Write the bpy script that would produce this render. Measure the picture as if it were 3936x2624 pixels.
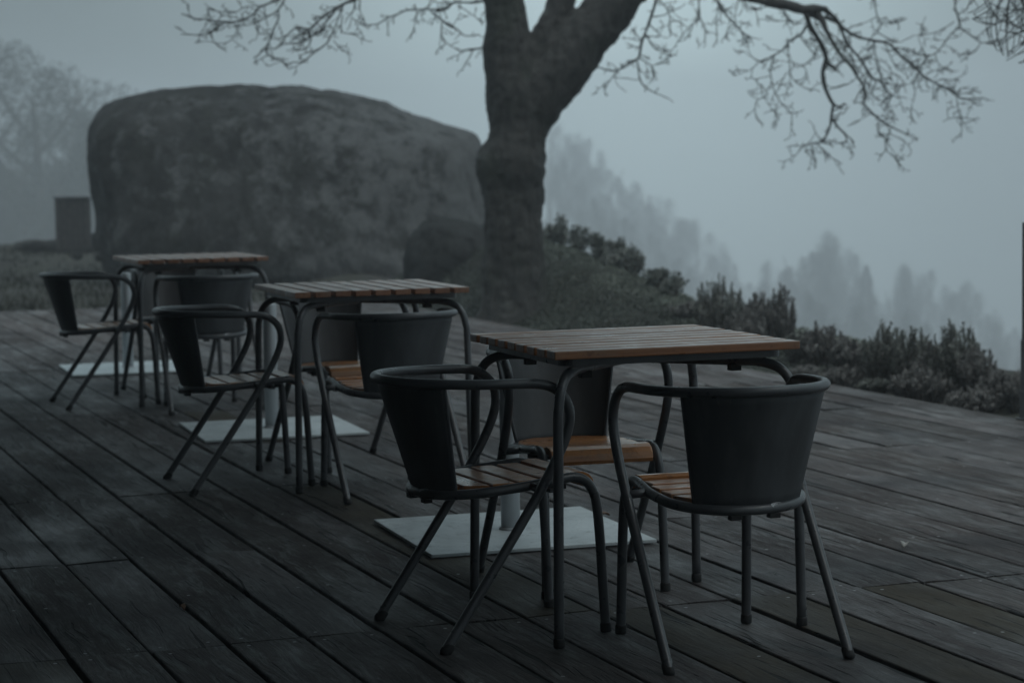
import bpy, bmesh, math, random
from mathutils import Vector, Matrix, noise
from math import sin, cos, pi, sqrt, radians, exp
random.seed(11)
S = bpy.context.scene
COL = S.collection
for o in list(bpy.data.objects): bpy.data.objects.remove(o)

# ------------------------------------------------------------ camera (85 mm class lens, 1.2 m above the deck)
CH, PITCH, ROLL, F = 1.1973, 0.0804, -0.0151, 8665.16      # F in pixels of a 3936 px wide frame
FW = Vector((0, cos(PITCH), -sin(PITCH)))
_r, _u = Vector((1, 0, 0)), Vector((0, sin(PITCH), cos(PITCH)))
RT = _r*cos(ROLL) + _u*sin(ROLL)
UPV = _u*cos(ROLL) - _r*sin(ROLL)
cd = bpy.data.cameras.new('camera'); cam = bpy.data.objects.new('camera', cd); COL.objects.link(cam)
M = Matrix.Identity(4)
for i in range(3):
    M[i][0] = RT[i]; M[i][1] = UPV[i]; M[i][2] = -FW[i]
M[2][3] = CH
cam.matrix_world = M
cd.lens = F/3936*36; cd.sensor_width = 36; cd.clip_start = .05; cd.clip_end = 2000
cd.dof.use_dof = True; cd.dof.focus_distance = 5.75; cd.dof.aperture_fstop = 5.2
S.camera = cam
def at(px, py, Y):
    """world point seen at photo pixel (3936 x 2624) at world depth Y"""
    d = FW + RT*((px-1968)/F) - UPV*((py-1312)/F)
    return Vector((0, 0, CH)) + d*(Y/d.y)

# deck frame: u along the boards, v across them
PHI = -1.2206
UX, UY = cos(PHI), sin(PHI)
def duv(u, v, z=0.): return Vector((u*UX - v*UY, u*UY + v*UX, z))
def touv(x, y): return x*UX + y*UY, -x*UY + y*UX

# ------------------------------------------------------------ helpers
def obj(name, bm, mats, parent=None, smooth=False, loc=None):
    me = bpy.data.meshes.new(name)
    if isinstance(bm, bmesh.types.BMesh):
        bmesh.ops.recalc_face_normals(bm, faces=bm.faces)
        bm.to_mesh(me); bm.free()
    else:
        me.from_pydata(*bm); me.update()
    o = bpy.data.objects.new(name, me); COL.objects.link(o)
    for m in (mats if isinstance(mats, (list, tuple)) else [mats]): me.materials.append(m)
    if smooth:
        for p in me.polygons: p.use_smooth = True
    if parent: o.parent = parent
    if loc is not None: o.location = loc
    return o
def tag(o, label=None, cat=None, group=None, kind=None):
    if label: o['label'] = label
    if cat: o['category'] = cat
    if group: o['group'] = group
    if kind: o['kind'] = kind
    return o
def empty(name, loc=(0, 0, 0), rz=0.):
    o = bpy.data.objects.new(name, None); COL.objects.link(o)
    o.empty_display_size = .2; o.location = loc; o.rotation_euler = (0, 0, rz); return o
def copy_tree(o, parent=None):
    c = o.copy(); COL.objects.link(c)
    if parent: c.parent = parent
    for ch in list(o.children): copy_tree(ch, c)
    return c
def box(bm, x0, x1, y0, y1, z0, z1, bev=0., mat=0):
    vs = [bm.verts.new((x, y, z)) for x in (x0, x1) for y in (y0, y1) for z in (z0, z1)]
    fs = [(0, 1, 3, 2), (4, 6, 7, 5), (0, 4, 5, 1), (2, 3, 7, 6), (0, 2, 6, 4), (1, 5, 7, 3)]
    ff = [bm.faces.new([vs[i] for i in f]) for f in fs]
    for f in ff: f.material_index = mat
    if bev:
        es = list({e for f in ff for e in f.edges})
        r = bmesh.ops.bevel(bm, geom=es, offset=bev, segments=2, affect='EDGES', profile=.6)
        for f in r['faces']: f.material_index = mat
def catmull(pts, n=6):
    P = [Vector(p) for p in pts]; out = []
    P = [P[0]*2-P[1]] + P + [P[-1]*2-P[-2]]
    for i in range(1, len(P)-2):
        a, b, c, d = P[i-1:i+3]
        for k in range(n):
            t = k/n
            out.append(.5*((2*b)+(c-a)*t+(2*a-5*b+4*c-d)*t*t+(3*b-a-3*c+d)*t**3))
    out.append(P[-2]); return out
def rings(path, rad, seg=12, jit=0.):
    """parallel-transport rings; rad a number or list"""
    n = len(path); R = rad if isinstance(rad, (list, tuple)) else [rad]*n
    T = []
    for i in range(n):
        t = (path[min(i+1, n-1)]-path[max(i-1, 0)]); T.append(t.normalized() if t.length > 1e-9 else Vector((0, 0, 1)))
    a = Vector((0, 0, 1)) if abs(T[0].z) < .9 else Vector((1, 0, 0))
    nrm = T[0].cross(a).normalized(); out = []
    for i in range(n):
        nrm = (nrm - T[i]*nrm.dot(T[i])).normalized(); b = T[i].cross(nrm)
        rg = []
        for k in range(seg):
            an = 2*pi*k/seg; r = R[i]
            if jit: r *= 1 + jit*(noise.noise(path[i]*6+Vector((cos(an), sin(an), 0))*1.3))
            rg.append(path[i]+nrm*(r*cos(an))+b*(r*sin(an)))
        out.append(rg)
    return out
def ringmesh(V, Fc, rg, cap=True):
    b = len(V); seg = len(rg[0])
    for r in rg: V.extend(tuple(p) for p in r)
    for i in range(len(rg)-1):
        for k in range(seg):
            k2 = (k+1) % seg
            Fc.append((b+i*seg+k, b+i*seg+k2, b+(i+1)*seg+k2, b+(i+1)*seg+k))
    if cap:
        Fc.append(tuple(b+k for k in reversed(range(seg)))); Fc.append(tuple(b+(len(rg)-1)*seg+k for k in range(seg)))
def tube(name, path, rad, mat, parent=None, seg=12, smooth_path=0, jit=0., cap=True):
    p = catmull(path, smooth_path) if smooth_path else [Vector(q) for q in path]
    V, Fc = [], []; ringmesh(V, Fc, rings(p, rad, seg, jit), cap)
    return obj(name, (V, [], Fc), mat, parent, True)
def rot2(x, y, a): return x*cos(a)-y*sin(a), x*sin(a)+y*cos(a)

# ------------------------------------------------------------ materials
class NT:
    def __init__(s, name):
        s.m = bpy.data.materials.new(name); s.m.use_nodes = True; s.t = s.m.node_tree; s.n = s.t.nodes
        s.b = s.n['Principled BSDF']; s.tc = s.n.new('ShaderNodeTexCoord'); s.co = s.tc.outputs['Object']
    def node(s, ty, **kw):
        n = s.n.new(ty)
        for k, v in kw.items():
            if k in n.inputs: 
                if hasattr(v, 'is_output') or isinstance(v, bpy.types.NodeSocket): s.t.links.new(v, n.inputs[k])
                else: n.inputs[k].default_value = v
            else: setattr(n, k, v)
        return n
    def link(s, a, b): s.t.links.new(a, b)
    def mapping(s, scale=(1, 1, 1), loc=(0, 0, 0), rot=(0, 0, 0), src=None):
        n = s.n.new('ShaderNodeMapping'); n.inputs['Scale'].default_value = scale; n.inputs['Location'].default_value = loc
        n.inputs['Rotation'].default_value = rot
        s.link(src or s.co, n.inputs['Vector']); return n.outputs[0]
    def noise(s, scale, vec=None, det=4, rough=.55, dist=0.):
        n = s.n.new('ShaderNodeTexNoise'); n.inputs['Scale'].default_value = scale; n.inputs['Detail'].default_value = det
        n.inputs['Roughness'].default_value = rough; n.inputs['Distortion'].default_value = dist
        s.link(vec or s.co, n.inputs['Vector']); return n.outputs['Fac']
    def ramp(s, fac, stops, interp='LINEAR'):
        n = s.n.new('ShaderNodeValToRGB'); s.link(fac, n.inputs[0]); e = n.color_ramp.elements; n.color_ramp.interpolation = interp
        while len(e) < len(stops): e.new(.5)
        for el, (p, c) in zip(e, stops):
            el.position = p; el.color = (c, c, c, 1) if not isinstance(c, (tuple, list)) else (*c, 1)
        return n.outputs[0]
    def mix(s, fac, a, b, mode='MIX'):
        n = s.n.new('ShaderNodeMix'); n.data_type = 'RGBA'; n.blend_type = mode
        for sock, v in ((n.inputs[0], fac), (n.inputs[6], a), (n.inputs[7], b)):
            if isinstance(v, bpy.types.NodeSocket): s.link(v, sock)
            elif isinstance(v, (tuple, list)): sock.default_value = (*v, 1)
            else: sock.default_value = v
        return n.outputs[2]
    def math(s, op, a, b=0., clamp=False):
        n = s.n.new('ShaderNodeMath'); n.operation = op; n.use_clamp = clamp
        for sock, v in ((n.inputs[0], a), (n.inputs[1], b)):
            if isinstance(v, bpy.types.NodeSocket): s.link(v, sock)
            else: sock.default_value = v
        return n.outputs[0]
    def bump(s, h, strength=.3, dist=.01, normal=None):
        n = s.n.new('ShaderNodeBump'); n.inputs['Strength'].default_value = strength; n.inputs['Distance'].default_value = dist
        s.link(h, n.inputs['Height'])
        if normal: s.link(normal, n.inputs['Normal'])
        return n.outputs[0]
    def set(s, **kw):
        for k, v in kw.items():
            k = {'col': 'Base Color', 'rough': 'Roughness', 'metal': 'Metallic', 'nrm': 'Normal', 'spec': 'Specular IOR Level', 'coat': 'Coat Weight', 'coatr': 'Coat Roughness'}.get(k, k)
            i = s.b.inputs[k]
            if isinstance(v, bpy.types.NodeSocket): s.link(v, i)
            elif isinstance(v, (tuple, list)): i.default_value = (*v, 1)
            else: i.default_value = v
        return s.m

def mat_powder():
    n = NT('powder_coated_steel'); f = n.noise(9, det=5); g = n.noise(260, det=2)
    wet = n.noise(30, det=3)
    c = n.mix(n.ramp(f, [(.35, 0.), (.7, 1.)]), (.060, .064, .070), (.092, .098, .106))
    return n.set(col=c, rough=n.ramp(wet, [(.35, .27), (.65, .44)]), nrm=n.bump(g, .12, .002), spec=.5)
def mat_sheet():
    n = NT('dark_sheet_metal'); f = n.noise(5, det=6, rough=.6); g = n.noise(300, det=2)
    st = n.noise(14, n.mapping((1, 1, .12)), det=4)
    c = n.mix(n.ramp(st, [(.4, 0.), (.72, 1.)]), (.056, .059, .063), (.095, .101, .108))
    c = n.mix(n.ramp(n.noise(60, n.mapping((1, 1, .25)), det=4, rough=.7), [(.62, 0.), (.70, .5)]), c, (.11, .115, .12))
    return n.set(col=c, rough=n.ramp(f, [(.3, .45), (.7, .6)]), nrm=n.bump(g, .1, .002), spec=.35)
def mat_rubber():
    n = NT('black_rubber'); return n.set(col=n.mix(n.noise(40), (.008, .008, .009), (.018, .018, .019)), rough=.8)
def mat_wood(name, axis, hue=0):
    n = NT(name)
    oi = n.n.new('ShaderNodeObjectInfo')
    sc = [70, 70, 70]; sc[axis] = 3.2
    gr = n.noise(1, n.mapping(tuple(sc)), det=6, rough=.65, dist=1.2)
    big = n.noise(7, det=3); fine = n.noise(420, det=2)
    at_ = n.n.new('ShaderNodeAttribute'); at_.attribute_name = 'slat'
    a = (.54, .22, .062); b = (.34, .125, .036)
    if hue == 1: a = (.42, .18, .070); b = (.25, .098, .040)
    if hue == 2: a = (.34, .155, .078); b = (.20, .085, .045)
    c = n.mix(n.ramp(gr, [(.3, 0.), (.62, 1.)]), b, a)
    c = n.mix(n.math('MULTIPLY', at_.outputs['Fac'], .45), c, tuple(x*.62 for x in b))
    c = n.mix(n.ramp(big, [(.55, 0.), (.72, .55)]), c, (.16, .12, .09))
    c = n.mix(n.ramp(n.noise(26, n.mapping((1, 1, 1), (2, 6, 4)), det=6, rough=.75), [(.56, 0.), (.66, .6)]), c, tuple(x*.5 for x in b))
    wet = n.noise(11, n.mapping((1, 1, 1), (3, 1, 7)), det=5, rough=.7, dist=.6)
    rr = n.ramp(wet, [(.36, .26), (.48, .42), (.66, .55)])
    bm = n.bump(gr, .22, .0012); bm = n.bump(n.ramp(wet, [(.42, 1.), (.5, 0.)]), .25, .0006, bm)
    bm = n.bump(fine, .10, .0006, bm)
    return n.set(col=c, rough=rr, nrm=bm, spec=.5, coat=.5, coatr=.22)
def mat_plate():
    n = NT('galvanised_plate'); f = n.noise(6, det=8, rough=.7); g = n.noise(26, det=6, rough=.75)
    v = n.node('ShaderNodeTexVoronoi', Scale=85.); n.link(n.co, v.inputs['Vector'])
    drops = n.ramp(v.outputs['Distance'], [(.0, 1.), (.34, .6), (.42, 0.)])
    wet = n.ramp(n.noise(3.2, n.mapping((1, 1, 1), (5, 2, 0)), det=5), [(.46, 0.), (.58, 1.)])
    h = n.math('MULTIPLY', drops, wet)
    c = n.mix(n.ramp(f, [(.3, 0.), (.7, 1.)]), (.33, .37, .385), (.50, .545, .56))
    c = n.mix(n.ramp(g, [(.54, 0.), (.66, .8)]), c, (.19, .21, .22))
    return n.set(col=c, rough=n.ramp(wet, [(0, .5), (1, .3)]), nrm=n.bump(h, .5, .0015), spec=.4)
def mat_pole():
    n = NT('grey_steel_pole'); f = n.noise(12, n.mapping((1, 1, .2)), det=4)
    return n.set(col=n.mix(f, (.34, .36, .38), (.46, .49, .51)), rough=.38, metal=.25)
def mat_deck():
    n = NT('weathered_deck_boards')
    a1 = n.n.new('ShaderNodeAttribute'); a1.attribute_name = 'board'     # r: random, g: new brown board, b: offset
    sep = n.n.new('ShaderNodeSeparateColor'); n.link(a1.outputs['Color'], sep.inputs[0])
    rnd, brown, off = sep.outputs
    cmb = n.n.new('ShaderNodeCombineXYZ'); n.link(n.math('MULTIPLY', off, 37.), cmb.inputs[0]); n.link(n.math('MULTIPLY', rnd, 53.), cmb.inputs[2])
    add = n.n.new('ShaderNodeVectorMath'); add.operation = 'ADD'; n.link(n.co, add.inputs[0]); n.link(cmb.outputs[0], add.inputs[1])
    co = add.outputs[0]
    warp = n.noise(1, n.mapping((2.2, 7, 2), src=co), det=2)
    wv = n.n.new('ShaderNodeVectorMath'); wv.operation = 'MULTIPLY_ADD'
    n.link(warp, wv.inputs[0]); wv.inputs[1].default_value = (0, .075, 0); n.link(co, wv.inputs[2])
    cw = wv.outputs[0]
    grain = n.noise(1, n.mapping((4.5, 150, 40), src=cw), det=6, rough=.72)
    band = n.noise(1, n.mapping((1.6, 44, 20), (3, 0, 0), src=cw), det=4, rough=.6)
    blot = n.noise(1, n.mapping((2.6, 17, 6), src=cw), det=9, rough=.78, dist=.3)
    blot2 = n.noise(1, n.mapping((7, 22, 9), (5, 5, 5), src=co), det=5, rough=.75)
    crack = n.noise(1, n.mapping((1.5, 30, 12), (9, 3, 0), src=cw), det=4, rough=.5, dist=.6)
    crackm = n.ramp(crack, [(.325, 1.), (.35, 0.)])
    crk2 = n.noise(1, n.mapping((3.2, 80, 20), (2, 8, 0), src=cw), det=3, rough=.5, dist=.3)
    crackm2 = n.ramp(crk2, [(.32, 1.), (.36, 0.)])
    cr = n.math('MAXIMUM', crackm, n.math('MULTIPLY', crackm2, .75))
    grey = n.mix(n.ramp(grain, [(.40, 0.), (.60, 1.)]), (.011, .0095, .010), (.140, .126, .126))
    grey = n.mix(n.ramp(band, [(.38, 0.), (.62, .75)]), grey, (.050, .037, .036))
    grey = n.mix(n.ramp(rnd, [(.0, 0.), (.4, .3), (1., .92)]), grey, (.022, .016, .015))
    grey = n.mix(n.ramp(rnd, [(.0, .55), (.3, 0.)]), grey, (.125, .122, .125))
    spk = n.noise(1, n.mapping((60, 130, 90), src=co), det=5, rough=.8)
    grey = n.mix(n.ramp(spk, [(.54, 0.), (.68, .75)]), grey, (.018, .015, .015))
    grey = n.mix(n.ramp(n.noise(1, n.mapping((38, 110, 90), (7, 7, 1), src=cw), det=5, rough=.8), [(.57, 0.), (.68, .7)]), grey, (.15, .145, .145))
    weath = n.math('MULTIPLY', n.ramp(blot, [(.49, 0.), (.60, .9)]), n.ramp(grain, [(.36, .3), (.56, 1.)]))
    grey = n.mix(weath, grey, (.165, .170, .175))
    grey = n.mix(n.ramp(blot2, [(.60, 0.), (.70, .6)]), grey, (.022, .020, .021))
    br = n.mix(n.ramp(grain, [(.3, 0.), (.7, 1.)]), (.026, .020, .012), (.056, .044, .026))
    c = n.mix(brown, grey, br)
    st = n.noise(1.3, n.co, det=6, rough=.62)
    c = n.mix(n.ramp(st, [(.36, .7), (.54, 0.)]), c, (.020, .018, .020))
    kn = n.node('ShaderNodeTexVoronoi', Scale=1.); n.link(n.mapping((1.7, 5.5, 1), src=co), kn.inputs['Vector'])
    knm = n.ramp(kn.outputs['Distance'], [(.05, 1.), (.10, 0.)])
    c = n.mix(n.math('MULTIPLY', knm, .8), c, (.014, .012, .011))
    c = n.mix(cr, c, (.005, .0045, .0045))
    wet = n.noise(1, n.mapping((1.1, 2.4, 1), (4, 4, 4)), det=5, rough=.65)
    rr = n.math('ADD', n.ramp(wet, [(.34, .30), (.46, .52), (.62, .72)]), n.math('MULTIPLY', grain, .16))
    h = n.math('SUBTRACT', n.math('ADD', n.math('ADD', n.math('MULTIPLY', grain, .7), n.math('MULTIPLY', spk, .35)), n.math('MULTIPLY', band, .4)), n.math('MULTIPLY', cr, 1.4))
    b = n.bump(h, 1., .006); b = n.bump(n.noise(1, n.mapping((1, 30, 1), src=co), det=1), .4, .005, b)
    return n.set(col=c, rough=rr, nrm=b, spec=.2)
def mat_screw():
    n = NT('steel_screw'); return n.set(col=n.mix(n.noise(200), (.12, .12, .125), (.34, .34, .35)), metal=.4, rough=.4)
def mat_bark():
    n = NT('bark')
    a = n.noise(1, n.mapping((26, 26, 6)), det=6, rough=.7, dist=.8); b = n.noise(2.6, det=4); c2 = n.noise(60, det=4)
    c = n.mix(n.ramp(a, [(.35, 0.), (.65, 1.)]), (.009, .009, .009), (.030, .030, .0285))
    c = n.mix(n.ramp(b, [(.52, 0.), (.64, .75)]), c, (.022, .027, .021))
    c = n.mix(n.ramp(n.noise(7, n.mapping((1, 1, 1), (3, 3, 3)), det=5, rough=.7), [(.6, 0.), (.68, .8)]), c, (.060, .064, .060))
    bb = n.bump(a, .9, .02); bb = n.bump(c2, .4, .006, bb)
    return n.set(col=c, rough=.85, nrm=bb)
def mat_rock(name='granite_rock', dark=1., moss=.5):
    n = NT(name)
    a = n.noise(1.1, det=10, rough=.72, dist=.2); b = n.noise(3.2, n.mapping((1, 1, .7), (5, 1, 2)), det=10, rough=.78)
    c3 = n.noise(16, det=8, rough=.8); st = n.noise(1, n.mapping((3.4, 3.4, .7), (1, 7, 0)), det=9, rough=.74)
    c = n.mix(n.ramp(a, [(.40, 0.), (.64, 1.)]), tuple(x*dark for x in (.085, .088, .088)), tuple(x*dark for x in (.145, .15, .155)))
    c = n.mix(n.ramp(b, [(.50, 0.), (.55, moss)]), c, tuple(x*dark for x in (.045, .050, .040)))
    c = n.mix(n.ramp(st, [(.49, 0.), (.58, .65)]), c, tuple(x*dark for x in (.045, .046, .048)))
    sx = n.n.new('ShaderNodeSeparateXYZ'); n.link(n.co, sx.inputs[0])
    fl = n.math('MULTIPLY', n.math('ADD', sx.outputs[0], 3.2), .05, True)      # thicker lichen to the right paints in the lighter sky-lit face
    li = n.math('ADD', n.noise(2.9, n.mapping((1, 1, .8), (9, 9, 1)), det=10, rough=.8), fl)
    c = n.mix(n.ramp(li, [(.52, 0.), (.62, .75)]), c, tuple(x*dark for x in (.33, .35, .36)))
    c = n.mix(n.ramp(c3, [(.56, 0.), (.64, .7)]), c, tuple(x*dark for x in (.05, .05, .05)))
    c = n.mix(n.ramp(n.noise(21, n.mapping((1, 1, 1), (3, 9, 1)), det=8, rough=.8), [(.60, 0.), (.66, .8)]), c, tuple(x*dark for x in (.38, .39, .38)))
    bb = n.bump(b, 1., .10); bb = n.bump(c3, .8, .03, bb)
    return n.set(col=c, rough=.95, nrm=bb, spec=.1)
def mat_ground():
    n = NT('grassy_earth')
    a = n.noise(.9, det=6, rough=.65); b = n.noise(14, det=6, rough=.75)
    c = n.mix(n.ramp(a, [(.42, 0.), (.58, 1.)]), (.012, .011, .010), (.015, .017, .010))
    c = n.mix(n.ramp(b, [(.4, 0.), (.7, .7)]), c, (.022, .023, .016))
    return n.set(col=c, rough=.95, nrm=n.bump(b, .8, .04))
def mat_leaf(name, c1, c2, rough=.6):
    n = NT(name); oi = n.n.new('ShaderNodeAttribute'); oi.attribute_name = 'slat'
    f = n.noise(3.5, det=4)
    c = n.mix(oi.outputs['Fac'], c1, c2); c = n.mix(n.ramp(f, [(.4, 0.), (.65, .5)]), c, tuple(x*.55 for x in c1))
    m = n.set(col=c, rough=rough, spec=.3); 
    return m
def mat_plain(name, c1, c2, rough=.7, sc=12):
    n = NT(name); f = n.noise(sc, det=5); return n.set(col=n.mix(n.ramp(f, [(.35, 0.), (.65, 1.)]), c1, c2), rough=rough, nrm=n.bump(f, .3, .005))
STEEL, SHEET, RUB = mat_powder(), mat_sheet(), mat_rubber()
SLATX, TOPX, TOPY = mat_wood('oiled_seat_wood', 0), mat_wood('oiled_table_wood', 0, 1), mat_wood('weathered_table_wood', 1, 2)
PLATE, POLE, DECK, SCREW, BARK = mat_plate(), mat_pole(), mat_deck(), mat_screw(), mat_bark()
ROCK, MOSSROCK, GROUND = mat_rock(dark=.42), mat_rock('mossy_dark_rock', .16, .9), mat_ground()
EMB = mat_plain('emblem_metal', (.45, .47, .49), (.62, .64, .66), .3, 60); EMB2 = mat_plain('emblem_engraving', (.12, .125, .13), (.2, .2, .21), .4, 60)
def set_attr(me, name, vals):
    """per-face float written to a face attribute"""
    a = me.attributes.new(name, 'FLOAT', 'FACE'); a.data.foreach_set('value', vals)
# ------------------------------------------------------------ deck
def board_edges():
    return [.836-.1985*24 + .1985*k for k in range(0, 50)]
BROWN = [(2700, 2499), (3100, 2330), (3560, 2290), (880, 1645), (1760, 2165), (3250, 2420), (200, 2590), (1630, 2060)]
def unp(px, py):
    d = FW + RT*((px-1968)/F) - UPV*((py-1312)/F); t = -CH/d.z; p = Vector((0, 0, CH))+d*t
    return touv(p.x, p.y)
BR = [unp(*p) for p in BROWN]
V, Fc, attr, mi = [], [], [], []
E_ = [e for e in board_edges() if e < 5.72]
U0, U1, SEAM = -19.1, 2.6, -5.48
rnd = random.Random(5)
joints_forced = {}
for k in range(len(E_)-1):
    v0, v1 = E_[k], E_[k+1]
    # seams every 2.64 m for every board, some extra ones half way
    us = [U0]; s = SEAM - 2.64*6
    while s < U1:
        if s > U0+.3 and s < U1-.3:
            us.append(s+rnd.uniform(-.006, .006))
        h = s+1.32
        ex = (.8 < (v0+v1)/2 < 1.25 or 1.42 < (v0+v1)/2 < 1.62) and abs(h+6.8) < .05
        if (ex or rnd.random() < .22) and U0+.3 < h < U1-.3: us.append(h)
        s += 2.64
    us.append(U1); us = sorted(set(us))
    for a, b in zip(us[:-1], us[1:]):
        g0, g1 = rnd.uniform(.0035, .008), rnd.uniform(.0035, .008)
        if rnd.random() < .2: g1 += .004
        gl = rnd.uniform(.001, .0035)
        dz = rnd.uniform(-.0035, .0015); tl = rnd.uniform(-.0022, .0022); cup = rnd.uniform(-.001, .0015)
        br = any(a < bu < b and v0 < bv < v1 for bu, bv in BR) 
        at3 = (rnd.random(), (rnd.uniform(.75, 1) if br else rnd.uniform(0, .15)), rnd.random(), 1)
        ya, yb, xa, xb = v0+g0, v1-g1, a+gl, b-gl
        n = max(2, int((b-a)/.33)); bv = .0035
        prof = [(ya, -.03), (ya, -bv*1.2), (ya+bv*.4, -bv*.4), (ya+bv*1.3, 0), ((ya+yb)/2, cup), (yb-bv*1.3, 0), (yb-bv*.4, -bv*.4), (yb, -bv*1.2), (yb, -.03)]
        base = len(V); wob = rnd.random()*50
        for i in range(n+1):
            x = xa+(xb-xa)*i/n
            w = noise.noise(Vector((x*1.3, wob, 0)))*.0022; w2 = noise.noise(Vector((x*1.3, wob+9, 0)))*.0022
            for (yy, zz) in prof:
                f = (yy-ya)/(yb-ya)
                V.append((x, yy+w*(1-f)+w2*f, zz+dz+tl*(f-.5)*2))
        m = len(prof)
        for i in range(n):
            for j in range(m-1):
                Fc.append((base+i*m+j, base+(i+1)*m+j, base+(i+1)*m+j+1, base+i*m+j+1)); attr.append(at3); mi.append(0)
        Fc.append(tuple(base+j for j in range(m))); attr.append(at3); mi.append(0)
        Fc.append(tuple(base+n*m+j for j in reversed(range(m)))); attr.append(at3); mi.append(0)
        # screw heads at the joists
        x = math.ceil((a-.0)/1.32)*1.32
        pos = [a+.045, b-.045]
        q = a+.66
        while q < b-.3: pos.append(q); q += .66
        for px in pos:
            if px > -1 or px < -16: continue
            for yy in (ya+.035, yb-.035):
                if rnd.random() < .5: continue
                f = (yy-ya)/(yb-ya); zc = dz+tl*(f-.5)*2+.0006
                b0 = len(V); yj = yy+rnd.uniform(-.006, .006); xj = px+rnd.uniform(-.006, .006)
                for q2 in range(8): V.append((xj+.0052*cos(q2*pi/4), yj+.0052*sin(q2*pi/4), zc+cup*.5))
                Fc.append(tuple(b0+q2 for q2 in range(8))); attr.append(at3); mi.append(1)
deck = obj('deck', (V, [], Fc), [DECK, SCREW])
deck.rotation_euler = (0, 0, PHI)
deck.data.polygons.foreach_set('material_index', mi)
ca = deck.data.color_attributes.new('board', 'FLOAT_COLOR', 'CORNER')
buf = []
for p, a in zip(deck.data.polygons, attr): buf.extend(list(a)*p.loop_total)
ca.data.foreach_set('color', buf)
tag(deck, kind='structure')
# joists and dark void under the boards
bm = bmesh.new()
for k in range(40):
    u = SEAM-2.64*6+.66*k
    if U0 < u < U1: box(bm, u-.03, u+.03, E_[0]+.03, E_[-1]-.03, -.15, -.034)
box(bm, U0-.03, U0-.004, E_[0], E_[-1], -.2, -.006); box(bm, U0, U1, E_[-1]+.003, E_[-1]+.028, -.2, -.006)
jo = obj('deck_substructure', bm, mat_plain('dark_joist_wood', (.03, .027, .025), (.05, .046, .042), .9)); jo.rotation_euler = (0, 0, PHI); tag(jo, kind='structure')

# ------------------------------------------------------------ terrain
def smooth(a, b, x):
    t = min(1, max(0, (x-a)/(b-a))); return t*t*(3-2*t)
def terrain(x, y):
    u, v = touv(x, y)
    d = max(0, v-6.9); e = max(0, -36.5-u)
    z = -.12 - (d*.33 if d*.33 > e*.12 else e*.12)
    z = max(z, -26)
    if y > 100: zf = max(-26, min(-5.5, -5.5-.8*(x-3))); k = smooth(100, 185, y); z = z*(1-k)+zf*k
    # bank along the deck edge beside the tree
    if 5.7 < v < 10 and -30 < u < -9:
        cr = (.44*smooth(-14.1, -18.6, u) + .06*smooth(-12, -15, u))*smooth(-21.5, -19., u)
        prof = smooth(5.75, 6.75, v)*(1-smooth(7.1, 9., v))
        z += (cr+.12)*prof
    if v < 8 and u < -19: z += .07*noise.noise(Vector((x*.5, y*.5, 1)))*smooth(-19.2, -21, u)
    if u < -20 and v < 7: z += .14*smooth(-24, -31, u)*(1-smooth(-36, -39, u))*smooth(9, 4, v)
    if d > 0 or e > 0: z += (noise.noise(Vector((x*.06, y*.06, 3)))*1.5)*smooth(0, 12, max(d, e))
    z += .02*noise.noise(Vector((x*2.1, y*2.1, 5)))
    # keep under the deck
    if -19.3 < u < 4 and v < 5.8: z = min(z, -.18)
    return z
def gsteps(a, b, near, lo, grow):
    out = [a]; 
    while out[-1] < b:
        dist = abs(out[-1]-near); out.append(out[-1]+max(lo, dist*grow))
    return out
us = gsteps(-300, 20, -17, .16, .045); vs_ = gsteps(-110, 170, 6.5, .14, .045)
V, Fc = [], []
for u in us:
    for v in vs_:
        p = duv(u, v); V.append((p.x, p.y, terrain(p.x, p.y)))
nv = len(vs_)
for i in range(len(us)-1):
    for j in range(nv-1): Fc.append((i*nv+j, (i+1)*nv+j, (i+1)*nv+j+1, i*nv+j+1))
gr = obj('ground', (V, [], Fc), GROUND, smooth=True); tag(gr, kind='structure')

# ------------------------------------------------------------ leaf scatter tools
def leafset(V, Fc, at_, p, d, L, W, shade):
    """one folded leaf quad pair at p pointing along d"""
    d = d.normalized(); a = Vector((random.gauss(0, 1), random.gauss(0, 1), random.gauss(0, 1))); s = d.cross(a).normalized()
    nrm = d.cross(s)
    b = len(V)
    V.extend([tuple(p), tuple(p+d*L*.5+s*W*.5+nrm*W*.12), tuple(p+d*L), tuple(p+d*L*.5-s*W*.5+nrm*W*.12)])
    Fc.append((b, b+1, b+2, b+3)); at_.append(shade)
def leafobj(name, V, Fc, at_, mat, parent=None):
    o = obj(name, (V, [], Fc), mat, parent); set_attr(o.data, 'slat', at_); return o
LEAF = mat_leaf('dark_shrub_leaf', (.080, .094, .084), (.22, .235, .22))
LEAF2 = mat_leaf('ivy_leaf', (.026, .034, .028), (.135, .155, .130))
LEAFB = mat_leaf('brown_shrub_leaf', (.090, .094, .092), (.23, .23, .225))
GRASSM = mat_leaf('grass_blade', (.008, .010, .006), (.018, .019, .011), .8)
FARM = mat_leaf('far_foliage', (.032, .038, .034), (.06, .066, .058), .9)
STEMM = mat_plain('woody_stem', (.03, .026, .022), (.06, .052, .045), .9, 30)

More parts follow.
